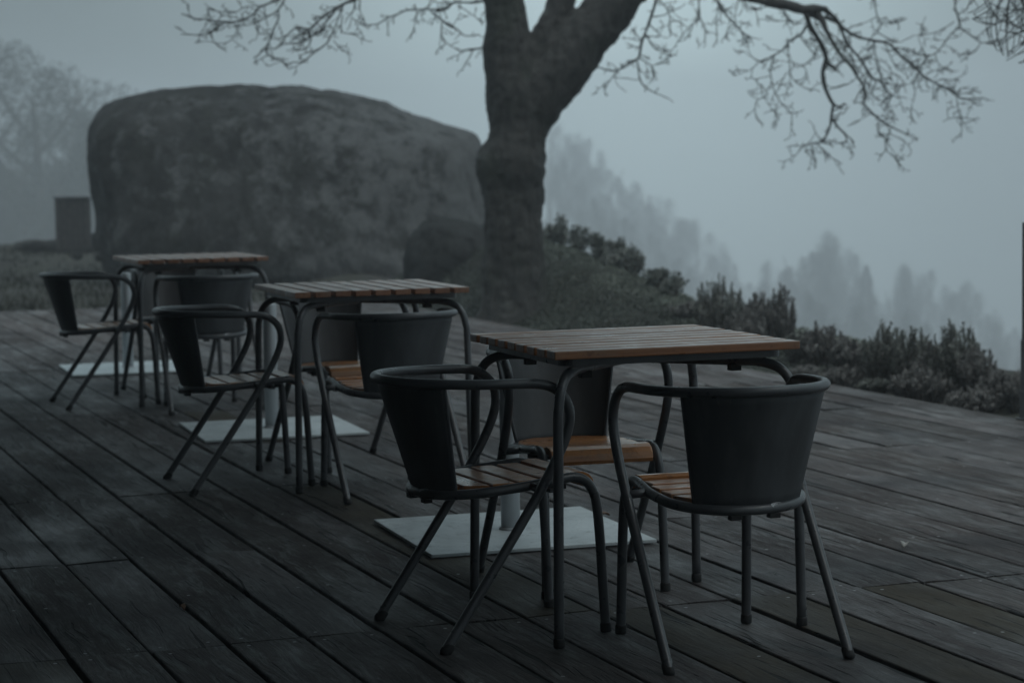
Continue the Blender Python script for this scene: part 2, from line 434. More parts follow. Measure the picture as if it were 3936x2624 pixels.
# grass on the plateau behind the deck
V, Fc, A = [], [], []
rg = random.Random(3)
for i in range(26000):
    u = -19.2 - rg.random()**1.4*15; v = rg.uniform(-6, 6.2)
    p = duv(u, v); z = terrain(p.x, p.y)
    if noise.noise(Vector((p.x*.8, p.y*.8, 7))) < -.15 and rg.random() < .85: continue
    h = rg.uniform(.03, .085); a = rg.uniform(0, 2*pi); w = .006+h*.05
    dx, dy = cos(a)*w, sin(a)*w; tx, ty = rg.gauss(0, h*.4), rg.gauss(0, h*.4)
    b = len(V); V.extend([(p.x-dx, p.y-dy, z-.01), (p.x+dx, p.y+dy, z-.01), (p.x+tx, p.y+ty, z+h)]); Fc.append((b, b+1, b+2)); A.append(rg.random())
g = leafobj('grass', V, Fc, A, GRASSM); tag(g, 'patchy short olive grass growing behind the far edge of the deck', 'grass', kind='stuff')
# creeping cover on the bank
V, Fc, A = [], [], []
for i in range(95000):
    u = rg.uniform(-20.5, -11.5); v = 5.80+rg.random()**1.3*2.3
    p = duv(u, v); z = terrain(p.x, p.y)
    cl = noise.noise(Vector((p.x*2.6, p.y*2.6, 2)))
    h = .005+.04*max(0, cl+.18)*rg.random()
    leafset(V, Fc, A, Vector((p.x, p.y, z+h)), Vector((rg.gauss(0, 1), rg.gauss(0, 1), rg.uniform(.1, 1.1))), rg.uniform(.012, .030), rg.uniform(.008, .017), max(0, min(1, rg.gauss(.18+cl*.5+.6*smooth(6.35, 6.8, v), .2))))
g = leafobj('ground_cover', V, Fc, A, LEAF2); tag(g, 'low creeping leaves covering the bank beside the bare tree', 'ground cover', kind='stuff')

# ------------------------------------------------------------ chairs
def half_arm():
    """right-hand arm/rear leg line from the floor to the middle of the loop (chair frame: x right, y forward)"""
    P = [(.232, -.222, .012), (.232, -.140, .128), (.232, -.058, .245), (.232, .022, .362), (.2325, .036, .385), (.233, .075, .450), (.2335, .104, .508), (.2335, .117, .560), (.232, .107, .604), (.231, .074, .635), (.229, .030, .647), (.2285, -.03, .650)]
    for k in range(1, 9):
        a = k/8*pi/2; P.append((.2285*cos(a)**.92 if k < 8 else 0, -.045-.248*sin(a), .650+.006*sin(a)))
    return P
def ring_line():
    P = [(.173, .238, .012), (.1715, .232, .12), (.170, .226, .24), (.168, .219, .325), (.166, .209, .362), (.164, .190, .388), (.163, .160, .399), (.166, .12, .397), (.172, .07, .392), (.1765, .02, .387), (.176, -.03, .383)]
    for k in range(1, 8):
        a = k/7*pi/2; P.append((.176*cos(a)**.9 if k < 7 else 0, -.045-.158*sin(a), .382-.014*sin(a)))
    return P
def mirror(P): return P + [(-x, y, z) for x, y, z in reversed(P[:-1])]
def split_tube(P, cuts, names, parent, r=.0125, seg=18, n=5):
    path = catmull(P, n); rg_ = rings(path, r, seg); idx = [c*n for c in cuts]; out = []
    for nm, a, b in zip(names, idx[:-1], idx[1:]):
        V, Fc = [], []; ringmesh(V, Fc, rg_[a:b+1], False); out.append(obj(nm, (V, [], Fc), STEEL, parent, True))
    return out
def foot(parent, x, y, dx=0., dy=0.):
    path = [Vector((x-dx*.0, y-dy*.0, .0)), Vector((x, y, .003)), Vector((x+dx*.018, y+dy*.018, .020)), Vector((x+dx*.022, y+dy*.022, .024))]
    V, Fc = [], []; ringmesh(V, Fc, rings(path, [.0125, .0145, .0145, .0128], 14)); return obj('foot_cap', (V, [], Fc), RUB, parent, True)
def ring_halfwidth(y):
    """inner half width of the seat ring at y"""
    if y > .07: return .150
    if y > -.03: return .160
    t = min(1, (-.03-y)/.17); return max(.03, .160*sqrt(max(0, 1-t**2.2)))
def make_chair():
    t = empty('bistro_chair')
    A = mirror(half_arm()); nA = len(A)
    legs = split_tube(A, [0, 4, nA-5, nA-1], ['leg', 'armrest_frame', 'leg'], t)
    foot(legs[0], .232, -.226, 0, .7); foot(legs[2], -.232, -.226, 0, .7)
    Rr = mirror(ring_line()); nR = len(Rr)
    lr = split_tube(Rr, [0, 6, nR-7, nR-1], ['leg', 'seat_ring', 'leg'], t)
    foot(lr[0], .173, .2385, 0, -.05); foot(lr[2], -.173, .2385, 0, -.05)
    for s in (1, -1): tube('stretcher', [(s*.176, .035, .387), (s*.2, .035, .386), (s*.2325, .035, .385)], .0105, STEEL, t)
    # backrest: curved sheet between ring and loop, 2.5 mm thick with turned-in side edges
    NX, NZ = 28, 10; V, Fc = [], []
    def sheet(s, w, off):
        th = s*1.0
        xb, yb = .136*sin(th*1.12)/sin(1.12), -.045-.158*sqrt(max(0, 1-(.136*sin(th*1.12)/sin(1.12)/.184)**2))
        xt, yt = .186*sin(th*1.05)/sin(1.05), -.045-.248*sqrt(max(0, 1-(.186*sin(th*1.05)/sin(1.05)/.236)**2))
        x = xb+(xt-xb)*w; y = yb+(yt-yb)*w; z = .372+(.652-.372)*w
        nx, ny = x, y+.03; l = sqrt(nx*nx+ny*ny); return (x-nx/l*off, y-ny/l*off, z)
    for side in (0, .0025):
        for i in range(NX+1):
            for j in range(NZ+1): V.append(sheet(-1+2*i/NX, j/NZ, side))
    nz = NZ+1; o2 = (NX+1)*nz
    for i in range(NX):
        for j in range(NZ):
            a = i*nz+j; Fc.append((a, a+nz, a+nz+1, a+1)); Fc.append((o2+a, o2+a+1, o2+a+nz+1, o2+a+nz))
    for j in range(NZ):
        Fc.append((j, j+1, o2+j+1, o2+j)); a = NX*nz+j; Fc.append((a, o2+a, o2+a+1, a+1))
    for i in range(NX):
        a = i*nz; Fc.append((a, o2+a, o2+a+nz, a+nz)); a += NZ; Fc.append((a, a+nz, o2+a+nz, o2+a))
    back = obj('backrest', (V, [], Fc), SHEET, t, True)
    for s in (-1, 1):   # rolled side hems
        path = [Vector(sheet(s*.992, j/8, .0045)) for j in range(9)]
        V, Fc = [], []; ringmesh(V, Fc, rings(path, .0052, 8)); obj('hem', (V, [], Fc), STEEL, back, True)
    # seat slats
    bm = bmesh.new(); ys = [(-.180, -.137), (-.1275, -.068), (-.0585, .001), (.0105, .070), (.0795, .139)]
    lay = bm.faces.layers.float.new('slat'); rr = random.Random(2)
    for (y0, y1) in ys:
        z = .391+.012*(y0+.178)/.32; before = set(bm.faces)
        N = 5; top, bot = [], []
        w = [(yy, ring_halfwidth(yy)-.003) for yy in [y0+(y1-y0)*q/N for q in range(N+1)]]
        th = .016; e = .0022
        pr = [(w[0][0], w[0][1]-.001)]+w[1:-1]+[(w[-1][0], w[-1][1]-.001)]
        loop = [(x, y) for y, x in pr]+[(-x, y) for y, x in reversed(pr)]
        vt = [bm.verts.new((x*(1-.012), y+(.0015 if y < (y0+y1)/2 else -.0015), z+.0003)) for x, y in loop]
        vm = [bm.verts.new((x, y, z-.002)) for x, y in loop]; vb = [bm.verts.new((x, y, z-th)) for x, y in loop]
        bm.faces.new(vt); bm.faces.new(list(reversed(vb))); L = len(loop)
        for A_, B_ in ((vt, vm), (vm, vb)):
            for q in range(L): bm.faces.new((A_[q], B_[q], B_[(q+1) % L], A_[(q+1) % L]))
        r_ = rr.random()
        for f in set(bm.faces)-before: f[lay] = r_
    # bull-nosed front slat
    prof = [(.149, .405), (.170, .410), (.192, .409), (.209, .402), (.220, .389), (.224, .372), (.219, .362), (.208, .366), (.201, .382), (.185, .390), (.149, .389)]
    before = set(bm.faces); fr = []
    for x in (-.146, -.144, .144, .146):
        k = 1 if abs(x) < .145 else .985
        fr.append([bm.verts.new((x, .18+(y-.18)*k, .39+(z-.39)*k)) for y, z in prof])
    n_ = len(prof)
    for a, b in zip(fr[:-1], fr[1:]):
        for q in range(n_): bm.faces.new((a[q], b[q], b[(q+1) % n_], a[(q+1) % n_]))
    bm.faces.new(list(reversed(fr[0]))); bm.faces.new(fr[-1])
    for f in set(bm.faces)-before: f[lay] = .1
    seat = obj('seat', bm, SLATX, t)
    bm = bmesh.new()
    for x in (-.105, .105): box(bm, x-.010, x+.010, -.125, .155, .366, .3745)
    box(bm, -.174, .174, .088, .106, .3655, .3735); box(bm, -.15, .15, -.115, -.098, .3655, .3735)
    obj('seat_support', bm, STEEL, t)
    for (x, y, z) in ((.168, .118, .374), (-.168, .118, .374), (.05, -.196, .3455), (-.05, -.196, .3455)):
        bm = bmesh.new(); box(bm, x-.014, x+.014, y-.011, y+.011, z, z+.012, .002); obj('stacking_pad', bm, RUB, t)
    # emblem plate on the back of the ring
    a0 = .30; bm = bmesh.new()
    def onring(s, tt, lift):      # s metres along ring, tt metres round the tube
        th = a0+s/.19; x = .176*sin(th); y = -.045-.158*cos(th); zz = .368+.001
        ang = radians(42)+tt/.0125; ox, oy = sin(th), -cos(th); R = .0125+lift
        return (x+ox*R*cos(ang), y+oy*R*cos(ang), zz+R*sin(ang))
    hexo = [(-.019, 0), (-.015, .004), (0, .0085), (.015, .005), (.019, 0), (.015, -.004), (0, -.0085), (-.015, -.005)]
    def patch(poly, lift, mat):
        c = bm.verts.new(onring(sum(p[0] for p in poly)/len(poly), sum(p[1] for p in poly)/len(poly), lift))
        vs = [bm.verts.new(onring(*p, lift)) for p in poly]
        for q in range(len(vs)): f = bm.faces.new((c, vs[q], vs[(q+1) % len(vs)])); f.material_index = mat
    patch(hexo, .0009, 0)
    def stroke(a, b, w=.0008):
        dx, dy = b[0]-a[0], b[1]-a[1]; l = sqrt(dx*dx+dy*dy); nx, ny = -dy/l*w, dx/l*w
        patch([(a[0]-nx, a[1]-ny), (b[0]-nx, b[1]-ny), (b[0]+nx, b[1]+ny), (a[0]+nx, a[1]+ny)], .0013, 1)
    inn = [(x*.84, y*.80) for x, y in hexo]
    for a, b in zip(inn, inn[1:]+inn[:1]): stroke(a, b, .0004)
    for a, b in (((-.006, -.0035), (-.005, .0035)), ((-.005, .0035), (-.001, -.002)), ((-.001, -.002), (.002, .0038)), ((.002, .0038), (.004, -.0035)), ((-.010, -.002), (-.010, .0025)), ((.008, -.0025), (.008, .0025)), ((.008, .0025), (.012, .001))): stroke(a, b)
    obj('emblem', bm, [EMB, EMB2], t)
    return t
# name, x, y, heading, label
CH_ = [
 (-.060, 5.714, .410, 'dark metal armchair nearest the camera at left of front table, back to the left'),
 (.503, 5.448, 1.891, 'dark metal armchair right of the front table with its back panel to the camera'),
 (.181, 6.352, -1.280, 'dark metal armchair behind the front table, facing the camera'),
 (-1.037, 8.413, .355, 'dark metal armchair at left of middle table, seen side on'),
 (-.456, 8.152, 1.960, 'dark metal armchair in front of middle table with its back to the camera'),
 (-.679, 8.949, -1.072, 'dark metal armchair behind the middle table, facing the camera'),
 (-2.066, 11.351, .369, 'leftmost dark metal armchair, at left of the far table'),
 (-1.490, 11.037, 1.904, 'dark metal armchair in front of far table with its back to the camera'),
 (-1.785, 11.934, -1.140, 'dark metal armchair behind the far table, facing the camera')]
proto = make_chair()
for i, (x, y, a, lb) in enumerate(CH_):
    c = proto if i == 0 else copy_tree(proto)
    c.location = (x, y, .0005); c.rotation_euler = (0, 0, a-pi/2)
    tag(c, lb, 'chair', 'slatted metal armchairs around the terrace tables')

# ------------------------------------------------------------ tables
def make_table(axis):
    t = empty('slatted_table'); H = .73; s = .3311; th = .021
    bm = bmesh.new(); lay = bm.faces.layers.float.new('slat'); rr = random.Random(7+axis)
    n = 9; pitch = (2*s+.017)/n; w = pitch-.017
    for k in range(n):
        before = set(bm.faces); a = -s+k*pitch; dz = rr.uniform(-.0009, .0007); e = rr.uniform(-.0015, .0015)
        if axis == 0: box(bm, -s+e, s+e, a, a+w, H-th+dz, H+dz, .0034)
        else: box(bm, a, a+w, -s+e, s+e, H-th+dz, H+dz, .0024)
        r_ = rr.random()
        for f in set(bm.faces)-before: f[lay] = r_
    obj('tabletop', bm, TOPX if axis == 0 else TOPY, t)
    # flat steel rim with rounded corners under the slats
    R, rc, wd = s-.032, .035, .026; V, Fc = [], []
    def loop(R, rc):
        o = []
        for q, (sx, sy) in enumerate(((1, 1), (-1, 1), (-1, -1), (1, -1))):
            for k in range(7):
                an = q*pi/2+k/6*pi/2; o.append((sx*(R-rc)+rc*cos(an), sy*(R-rc)+rc*sin(an)))
        return o
    lo, li = loop(R, rc), loop(R-wd, rc-.015); m = len(lo); z1, z0 = H-th-.0012, H-th-.020
    for L in (lo, li):
        for z in (z1, z0): V.extend((x, y, z) for x, y in L)
    for q in range(m):
        q2 = (q+1) % m
        Fc += [(q, q+m, q2+m, q2), (2*m+q, 2*m+q2, 3*m+q2, 3*m+q), (q, q2, 2*m+q2, 2*m+q), (m+q, 3*m+q, 3*m+q2, m+q2)]
    rim = obj('rim', (V, [], Fc), STEEL, t)
    # rubber buttons between slats and rim show as small studs
    zt = z0-.0132
    for q, (sx, sy) in enumerate(((1, 1), (-1, 1), (-1, -1), (1, -1))):
        P = [(.331*sx, .331*sy, .012), (.328*sx, .328*sy, .2), (.325*sx, .325*sy, .4), (.3225*sx, .3225*sy, .56), (.319*sx, .319*sy, zt-.085), (.310*sx, .310*sy, zt-.045), (.288*sx, .288*sy, zt-.014), (.25*sx, .25*sy, zt-.001), (.2*sx, .2*sy, zt), (.1*sx, .1*sy, zt), (.012*sx, .012*sy, zt-(.0 if q % 2 else .0006))]
        lg = tube('leg', P, .0128, STEEL, t, 14, 4)
        foot(lg, .331*sx, .331*sy)
        bm = bmesh.new(); c = .205; box(bm, c*sx-.015, c*sx+.015, c*sy-.012, c*sy+.012, zt-.026, zt-.008, .002); obj('stacking_pad', bm, RUB, t)
    return t
ta = make_table(0); tb = make_table(1); tc_ = copy_tree(tb)
for t, (x, y, a), lb in ((ta, (.3085, 5.8873, .3346), 'front square table with wet red-brown slats running left to right'),
                         (tb, (-.5766, 8.5566, .3319), 'middle square slatted table, its slat ends facing the camera'),
                         (tc_, (-1.6488, 11.5611, .36), 'farthest square slatted table, in front of the boulder at left')):
    t.location = (x, y, .0005); t.rotation_euler = (0, 0, a); tag(t, lb, 'table', 'square slatted tables in a row on the deck')

# ------------------------------------------------------------ parasol bases
def make_base():
    t = empty('parasol_base'); s = .363
    bm = bmesh.new(); box(bm, -s, s, -s, s, 0, .010, .0015); obj('base_plate', bm, PLATE, t)
    V, Fc = [], []; ringmesh(V, Fc, rings([Vector((0, 0, z)) for z in (.0102, .3, .56, .566)], [.031, .031, .031, .029], 24)); pl = obj('pole', (V, [], Fc), POLE, t, True)
    V, Fc = [], []; ringmesh(V, Fc, rings([Vector((0, 0, z)) for z in (.0103, .016, .018)], [.037, .037, .034], 24)); obj('weld_collar', (V, [], Fc), POLE, t, True)
    return t
bs = make_base()
for i, ((x, y, a), lb) in enumerate((((-.0133, 7.1801, .3029), 'light grey square parasol base nearest the camera, behind the front table'),
                                 ((-1.0854, 10.0834, .2972), 'light grey square parasol base behind the middle table'),
                                 ((-2.2616, 13.2239, .3098), 'light grey square parasol base behind the farthest table'))):
    b = bs if i == 0 else copy_tree(bs)
    b.location = (x, y, .0045); b.rotation_euler = (0, 0, a); tag(b, lb, 'parasol base', 'empty steel parasol bases in a row on the deck')

# ------------------------------------------------------------ railing post at the right edge
x, y = at(3960, 1612, 10.05).xy
t = empty('railing_post', (x, y, 0), PHI); tag(t, 'tall dark metal post standing on the deck edge at far right', 'post')
bm = bmesh.new(); box(bm, -.028, .028, -.028, .028, .0085, .885, .003); obj('upright', bm, STEEL, t)
bm = bmesh.new(); box(bm, -.05, .05, -.045, .045, 0.001, .008, .001); bp = obj('foot_plate', bm, STEEL, t)
bm = bmesh.new(); box(bm, -.036, .036, -.034, .034, .0082, .13, .002); box(bm, -.032, .032, -.031, .031, .1301, .36, .002); obj('sleeve', bm, STEEL, t)

# ------------------------------------------------------------ litter on the deck
LF = mat_plain('dead_leaf', (.10, .045, .02), (.17, .085, .04), .6, 60); LF2 = mat_plain('pale_dead_leaf', (.22, .22, .21), (.34, .34, .32), .6, 60)
def dead_leaf(px, py, z, L, W, rz, mat, lb):
    d = FW + RT*((px-1968)/F) - UPV*((py-1312)/F); t = (z-CH)/d.z; p = Vector((0, 0, CH))+d*t
    V, Fc = [], []
    for i in range(7):
        s_ = i/6; w = W*sin(pi*min(1, s_*.93+.05))**.8*(1+.18*sin(i*2.3)); zc = .004+.010*sin(pi*s_)+.004*s_
        V += [((s_-.5)*L, -w, zc+.006), ((s_-.5)*L, 0, zc), ((s_-.5)*L, w, zc+.007)]
    for i in range(6):
        for j in (0, 1): a = i*3+j; Fc.append((a, a+3, a+4, a+1))
    o = obj('fallen_leaf', (V, [], Fc), mat, None, True, p); o.rotation_euler = (0, 0, rz); tag(o, lb, 'leaf')
    m_ = o.modifiers.new('thickness', 'SOLIDIFY'); m_.thickness = .0009
dead_leaf(2322, 1992, .001, .040, .013, .4, LF, 'small curled brown leaf at the right edge of the nearest parasol base')
dead_leaf(3478, 2106, .001, .034, .013, 1.2, LF2, 'small pale curled leaf lying alone on the right side of the deck')
dead_leaf(700, 2348, .001, .028, .009, 2.2, LF, 'tiny dark leaf on the near deck boards at bottom left')
# ------------------------------------------------------------ bare tree
def D(x, y, Y): return at(x*1.6735, y*1.6735, Y)
K17 = 1.6735/F
tree = empty('bare_tree', duv(-16.5, 6.0)*0); tag(tree, 'big bare forked tree beside the deck, trunk with a bulge on its left', 'tree')
YT = 17.6
FUSE = []
def limb(name, pts, Yf, mat=BARK, seg=26, n=5, jit=.10, fuse=False):
    P = [D(x, y, Yf(i)) for i, (x, y, r) in enumerate(pts)]
    path = catmull(P, n); R = []
    rs = [p[2] for p in pts]
    for i in range(len(pts)-1):
        for k in range(n):
            f = k/n; f = f*f*(3-2*f); R.append((rs[i]+(rs[i+1]-rs[i])*f)*K17*Yf(i))
    R.append(rs[-1]*K17*Yf(len(pts)-1))
    V, Fc = [], []; ringmesh(V, Fc, rings(path, R, seg, 0 if fuse else jit))
    if fuse: FUSE.append((V, Fc)); return
    return obj(name, (V, [], Fc), mat, tree, True)
def trunk_mesh_level(pts):
    V, Fc, rg_ = [], [], []
    P = catmull([Vector((x, y, rr)) for x, y, rr in pts], 5)
    for q in P:
        C = D(q.x, q.y, YT); R = q.z*K17*YT
        rg_.append([C+Vector((cos(2*pi*k/40), sin(2*pi*k/40)*.92, 0))*R for k in range(40)])
    ringmesh(V, Fc, rg_); FUSE.append((V, Fc))
trunk_mesh_level([(1190, 790, 118), (1190, 765, 104), (1186, 738, 88), (1183, 700, 76), (1181, 640, 70), (1179, 560, 67), (1178, 480, 67), (1177, 430, 69), (1174, 400, 76), (1172, 375, 80), (1174, 350, 77), (1182, 330, 70), (1189, 310, 66), (1191, 280, 66), (1190, 250, 68), (1185, 200, 68), (1175, 150, 61), (1168, 100, 54), (1163, 50, 50), (1157, 0, 47), (1150, -60, 43), (1135, -150, 38), (1105, -280, 30), (1080, -420, 22), (1060, -600, 10)])
limb('limb', [(1192, 360, 40), (1205, 300, 54), (1226, 240, 63), (1268, 182, 67), (1312, 127, 64), (1352, 78, 59), (1400, 22, 53), (1452, -32, 45), (1520, -85, 40), (1600, -150, 34), (1700, -260, 26), (1790, -400, 17), (1850, -560, 7)], lambda i: YT+.012*i, fuse=True)
limb('limb', [(1215, 190, 40), (1236, 130, 40), (1262, 75, 36), (1284, 20, 32), (1300, -50, 29), (1306, -150, 25), (1320, -280, 19), (1350, -480, 8)], lambda i: YT+.05+.02*i, fuse=True)
V, Fc = [], []
for v_, f_ in FUSE:
    b_ = len(V); V.extend(v_); Fc.extend(tuple(i+b_ for i in f) for f in f_)
to = obj('trunk', (V, [], Fc), BARK, None, True)
m_ = to.modifiers.new('fuse', 'REMESH'); m_.mode = 'VOXEL'; m_.voxel_size = .016; m_.use_smooth_shade = True
m_ = to.modifiers.new('soften', 'SMOOTH'); m_.factor = .5; m_.iterations = 7
bpy.context.view_layer.update(); dg = bpy.context.evaluated_depsgraph_get()
me = bpy.data.meshes.new_from_object(to.evaluated_get(dg)); to.modifiers.clear(); to.data = me; to.parent = tree
me.materials.clear(); me.materials.append(BARK)
nr = [v.normal.copy() for v in me.vertices]
for v, n_ in zip(me.vertices, nr):
    c = v.co; rid = noise.noise(Vector((c.x*17, c.y*17, c.z*4.2)))
    v.co = c+n_*(.017*noise.noise(c*4.5)+.018*rid+.012*noise.noise(c*15)+.007*noise.noise(c*38)+(.05*max(0, noise.noise(Vector((c.x*5, c.y*5, 0))))*max(0, 1-(c.z+.1)/.5)))
for p in me.polygons: p.use_smooth = True
limb('limb', [(1150, -90, 26), (1090, -150, 23), (980, -185, 19), (840, -190, 15), (700, -170, 12), (560, -140, 9), (430, -110, 5)], lambda i: YT-.08*i, seg=14)
limb('limb', [(1505, -75, 24), (1560, -78, 20), (1625, -52, 17), (1692, -14, 15)], lambda i: YT+.1-.02*i, seg=14)
PLACED = [(1640, -190, YT-.2), (1172, -310, YT-.4), (720, -184, YT-.5), (2831, -21, YT+.05), (2500, -130, YT+.1), (1900, -100, YT)]
rt = random.Random(21)
def nearestY(px, py): return min(PLACED, key=lambda q: (q[0]-px)**2+(q[1]-py)**2)[2]
TW = {}
def addbranch(key, pts, conv, wscale, spur=1., drift=.55):
    V, Fc = TW.setdefault(key, ([], []))
    P = [(conv(x, y)[0], conv(x, y)[1], w/wscale) for x, y, w in pts]
    Y = nearestY(P[0][0], P[0][1]); sl = rt.uniform(-drift, drift)/300
    W, R = [], []
    for i, (px, py, w) in enumerate(P):
        if i: Y += sl*sqrt((px-P[i-1][0])**2+(py-P[i-1][1])**2)
        PLACED.append((px, py, Y)); W.append(at(px, py, Y)); R.append(max(w*1.10/2/F*Y, .0036))
    n = 4; path = catmull(W, n); rr = []
    for i in range(len(R)-1):
        for k in range(n): rr.append(R[i]+(R[i+1]-R[i])*k/n)
    rr.append(R[-1])
    # gnarl the line a little
    path2 = [p+Vector((noise.noise(p*9), noise.noise(p*9+Vector((5, 0, 0))), noise.noise(p*9+Vector((0, 7, 0)))))*.008 for p in path]
    rr = [r*(1+.38*noise.noise(p*14)) for r, p in zip(rr, path2)]
    ringmesh(V, Fc, rings(path2, rr, 8 if rr[0] > .012 else 6))
    # short spurs with buds
    if spur <= 0: return
    L = 0
    for i in range(1, len(path2)):
        L += (path2[i]-path2[i-1]).length
        step = .034 if rr[i] < .012 else .085
        if L > step*rt.uniform(.6, 1.6)/spur:
            L = 0; tdir = (path2[i]-path2[i-1]).normalized()
            d = (tdir*.6+Vector((rt.gauss(0, 1), rt.gauss(0, 1), rt.gauss(0, .8))).normalized()*1.).normalized()
            twig(V, Fc, path2[i], d, rt.uniform(.03, .17), min(rr[i]*.6, .0062), 2)
    twig(V, Fc, path2[-1], (path2[-1]-path2[-2]).normalized(), .05, rr[-1]*.9, 1)
def twig(V, Fc, p, d, L, r, depth):
    pts = [p]; dd = d.copy(); n = 4
    for k in range(n):
        dd = (dd+Vector((rt.gauss(0, .25), rt.gauss(0, .25), rt.gauss(0, .2)-.03))).normalized(); pts.append(pts[-1]+dd*L/n)
    R = [r*(1-.45*k/n) for k in range(n+1)]; R[-1] = r*.95; R[-2] = r*.6
    ringmesh(V, Fc, rings(pts, [max(x, .0028) for x in R], 5))
    if depth and L > .05:
        for k in (2, 3, 4):
            if rt.random() < .75: twig(V, Fc, pts[k], (dd+Vector((rt.gauss(0, .8), rt.gauss(0, .8), rt.gauss(0, .8)))).normalized(), L*rt.uniform(.25, .5), r*.7, depth-1)
Z3 = lambda x, y: (2700+x/1.903, y/1.903)
T1 = lambda x, y: (2200+x/1.3548, y/1.3548)
LL = lambda x, y: (600+x/1.47, y/1.47)
def z3(key, *paths, **k):
    for p in paths: addbranch(key, p, Z3, 1.903, **k)
def t1(key, *paths, **k):
    for p in paths: addbranch(key, p, T1, 1.3548, **k)
def ll(key, *paths, **k):
    for p in paths: addbranch(key, p, LL, 1.47, **k)
z3('a', [(200, -60, 56), (330, -22, 58), (450, 10, 60), (620, 40, 66), (740, 75, 74), (830, 70, 50), (890, 66, 42), (915, 80, 30)], spur=.4, drift=.2)
z3('a', [(760, 90, 56), (830, 120, 50), (880, 150, 34)], spur=0, drift=.1)
z3('b', [(745, 80, 45), (770, 140, 42), (790, 200, 38), (850, 290, 34), (890, 370, 32), (905, 440, 28), (880, 520, 26), (885, 600, 32), (910, 680, 26), (955, 760, 22), (1015, 790, 8)],
   [(955, 760, 18), (940, 850, 16), (930, 930, 15), (905, 1000, 15), (870, 1030, 18), (910, 1050, 12)], [(870, 1030, 9), (830, 970, 7), (805, 910, 5)],
   [(860, 1035, 9), (800, 1050, 7), (740, 1070, 7), (640, 1070, 4)], [(740, 1070, 6), (680, 1140, 5), (600, 1180, 4)], [(830, 1050, 8), (890, 1100, 7), (940, 1150, 7), (985, 1175, 7)],
   [(790, 1055, 6), (815, 1120, 5), (828, 1185, 5)], [(950, 870, 15), (990, 930, 13), (1045, 985, 11), (1050, 1040, 9), (1010, 1050, 9)], [(1010, 1050, 6), (1050, 1080, 4), (1095, 1105, 4)], [(910, 445, 22), (950, 490, 22), (1000, 535, 9)])
z3('c', [(840, 90, 48), (880, 160, 38), (920, 250, 28), (970, 340, 24), (1030, 430, 22), (1090, 490, 22), (1130, 550, 18), (1175, 620, 18), (1190, 690, 22), (1185, 760, 16), (1240, 820, 13), (1310, 885, 13), (1390, 930, 11), (1460, 965, 8), (1540, 1005, 6)],
   [(1185, 765, 9), (1165, 820, 7)], [(1290, 890, 9), (1280, 960, 7), (1335, 1020, 6), (1345, 1100, 6), (1405, 1145, 6), (1430, 1195, 5)], [(1405, 1145, 6), (1440, 1150, 7)], [(1345, 1100, 4), (1310, 1140, 4)],
   [(1360, 930, 7), (1380, 980, 5), (1440, 1005, 7)], [(1140, 560, 6), (1080, 610, 6), (1030, 630, 8)], [(1190, 700, 7), (1230, 680, 6), (1290, 740, 6), (1360, 720, 5)])
z3('d', [(890, 70, 38), (960, 120, 24), (1010, 180, 20), (1070, 240, 18), (1160, 280, 17), (1260, 300, 16), (1360, 325, 16), (1430, 390, 16), (1500, 450, 16), (1570, 510, 18), (1620, 560, 16), (1700, 610, 14), (1790, 650, 13), (1860, 700, 14), (1920, 730, 11), (2050, 715, 9)],
   [(1860, 700, 9), (1870, 780, 7), (1890, 850, 7), (1900, 960, 6)], [(1890, 860, 4), (1800, 870, 4)], [(1890, 860, 4), (1975, 875, 4)], [(1640, 545, 8), (1700, 520, 6), (1780, 505, 5), (1840, 520, 4)],
   [(1700, 605, 7), (1760, 580, 6), (1850, 590, 5)], [(1580, 520, 9), (1570, 580, 8), (1540, 620, 8), (1555, 680, 5), (1530, 780, 4), (1520, 840, 4)], [(1690, 620, 6), (1690, 700, 6), (1700, 712, 8)], [(1860, 690, 6), (1880, 650, 5), (1930, 640, 4)])
z3('e', [(1570, 500, 9), (1600, 480, 8), (1650, 420, 9), (1700, 390, 9), (1760, 330, 9), (1800, 270, 9), (1860, 215, 11), (1890, 205, 12), (1865, 120, 14), (1850, 60, 14), (1840, -30, 15), (1800, -160, 17), (1600, -330, 20)],
   [(1890, 205, 10), (1950, 250, 9), (2030, 310, 9), (2100, 305, 7), (2200, 280, 5), (2300, 240, 4)], [(1840, 160, 8), (1780, 200, 8), (1700, 240, 7), (1590, 255, 5)], [(1650, 415, 8), (1600, 400, 7), (1540, 380, 7)],
   [(1700, 400, 7), (1720, 460, 6), (1760, 500, 7)], [(2030, 320, 7), (1990, 380, 6), (1930, 400, 8)], [(1650, 230, 7), (1600, 190, 6)])
z3('f', [(900, 120, 26), (1000, 180, 18), (1030, 260, 17), (1080, 350, 15), (1150, 430, 17), (1200, 500, 15), (1240, 565, 15), (1310, 610, 13), (1350, 660, 9), (1410, 705, 7), (1470, 715, 5)],
   [(1320, 620, 8), (1330, 720, 6), (1355, 800, 5), (1390, 830, 4)], [(1250, 305, 11), (1265, 400, 9), (1290, 500, 9), (1315, 600, 9)], [(1330, 320, 7), (1370, 400, 6), (1410, 480, 7), (1440, 520, 7), (1520, 490, 5)],
   [(1290, 430, 6), (1350, 470, 5), (1380, 530, 5), (1450, 580, 5), (1480, 640, 4)], [(1140, 430, 7), (1200, 420, 6), (1270, 440, 5)], [(930, 240, 9), (1010, 310, 9), (1060, 390, 8), (1120, 480, 8), (1180, 560, 8), (1230, 650, 6)], [(820, 150, 10), (850, 230, 8), (920, 290, 7), (1000, 330, 6)])
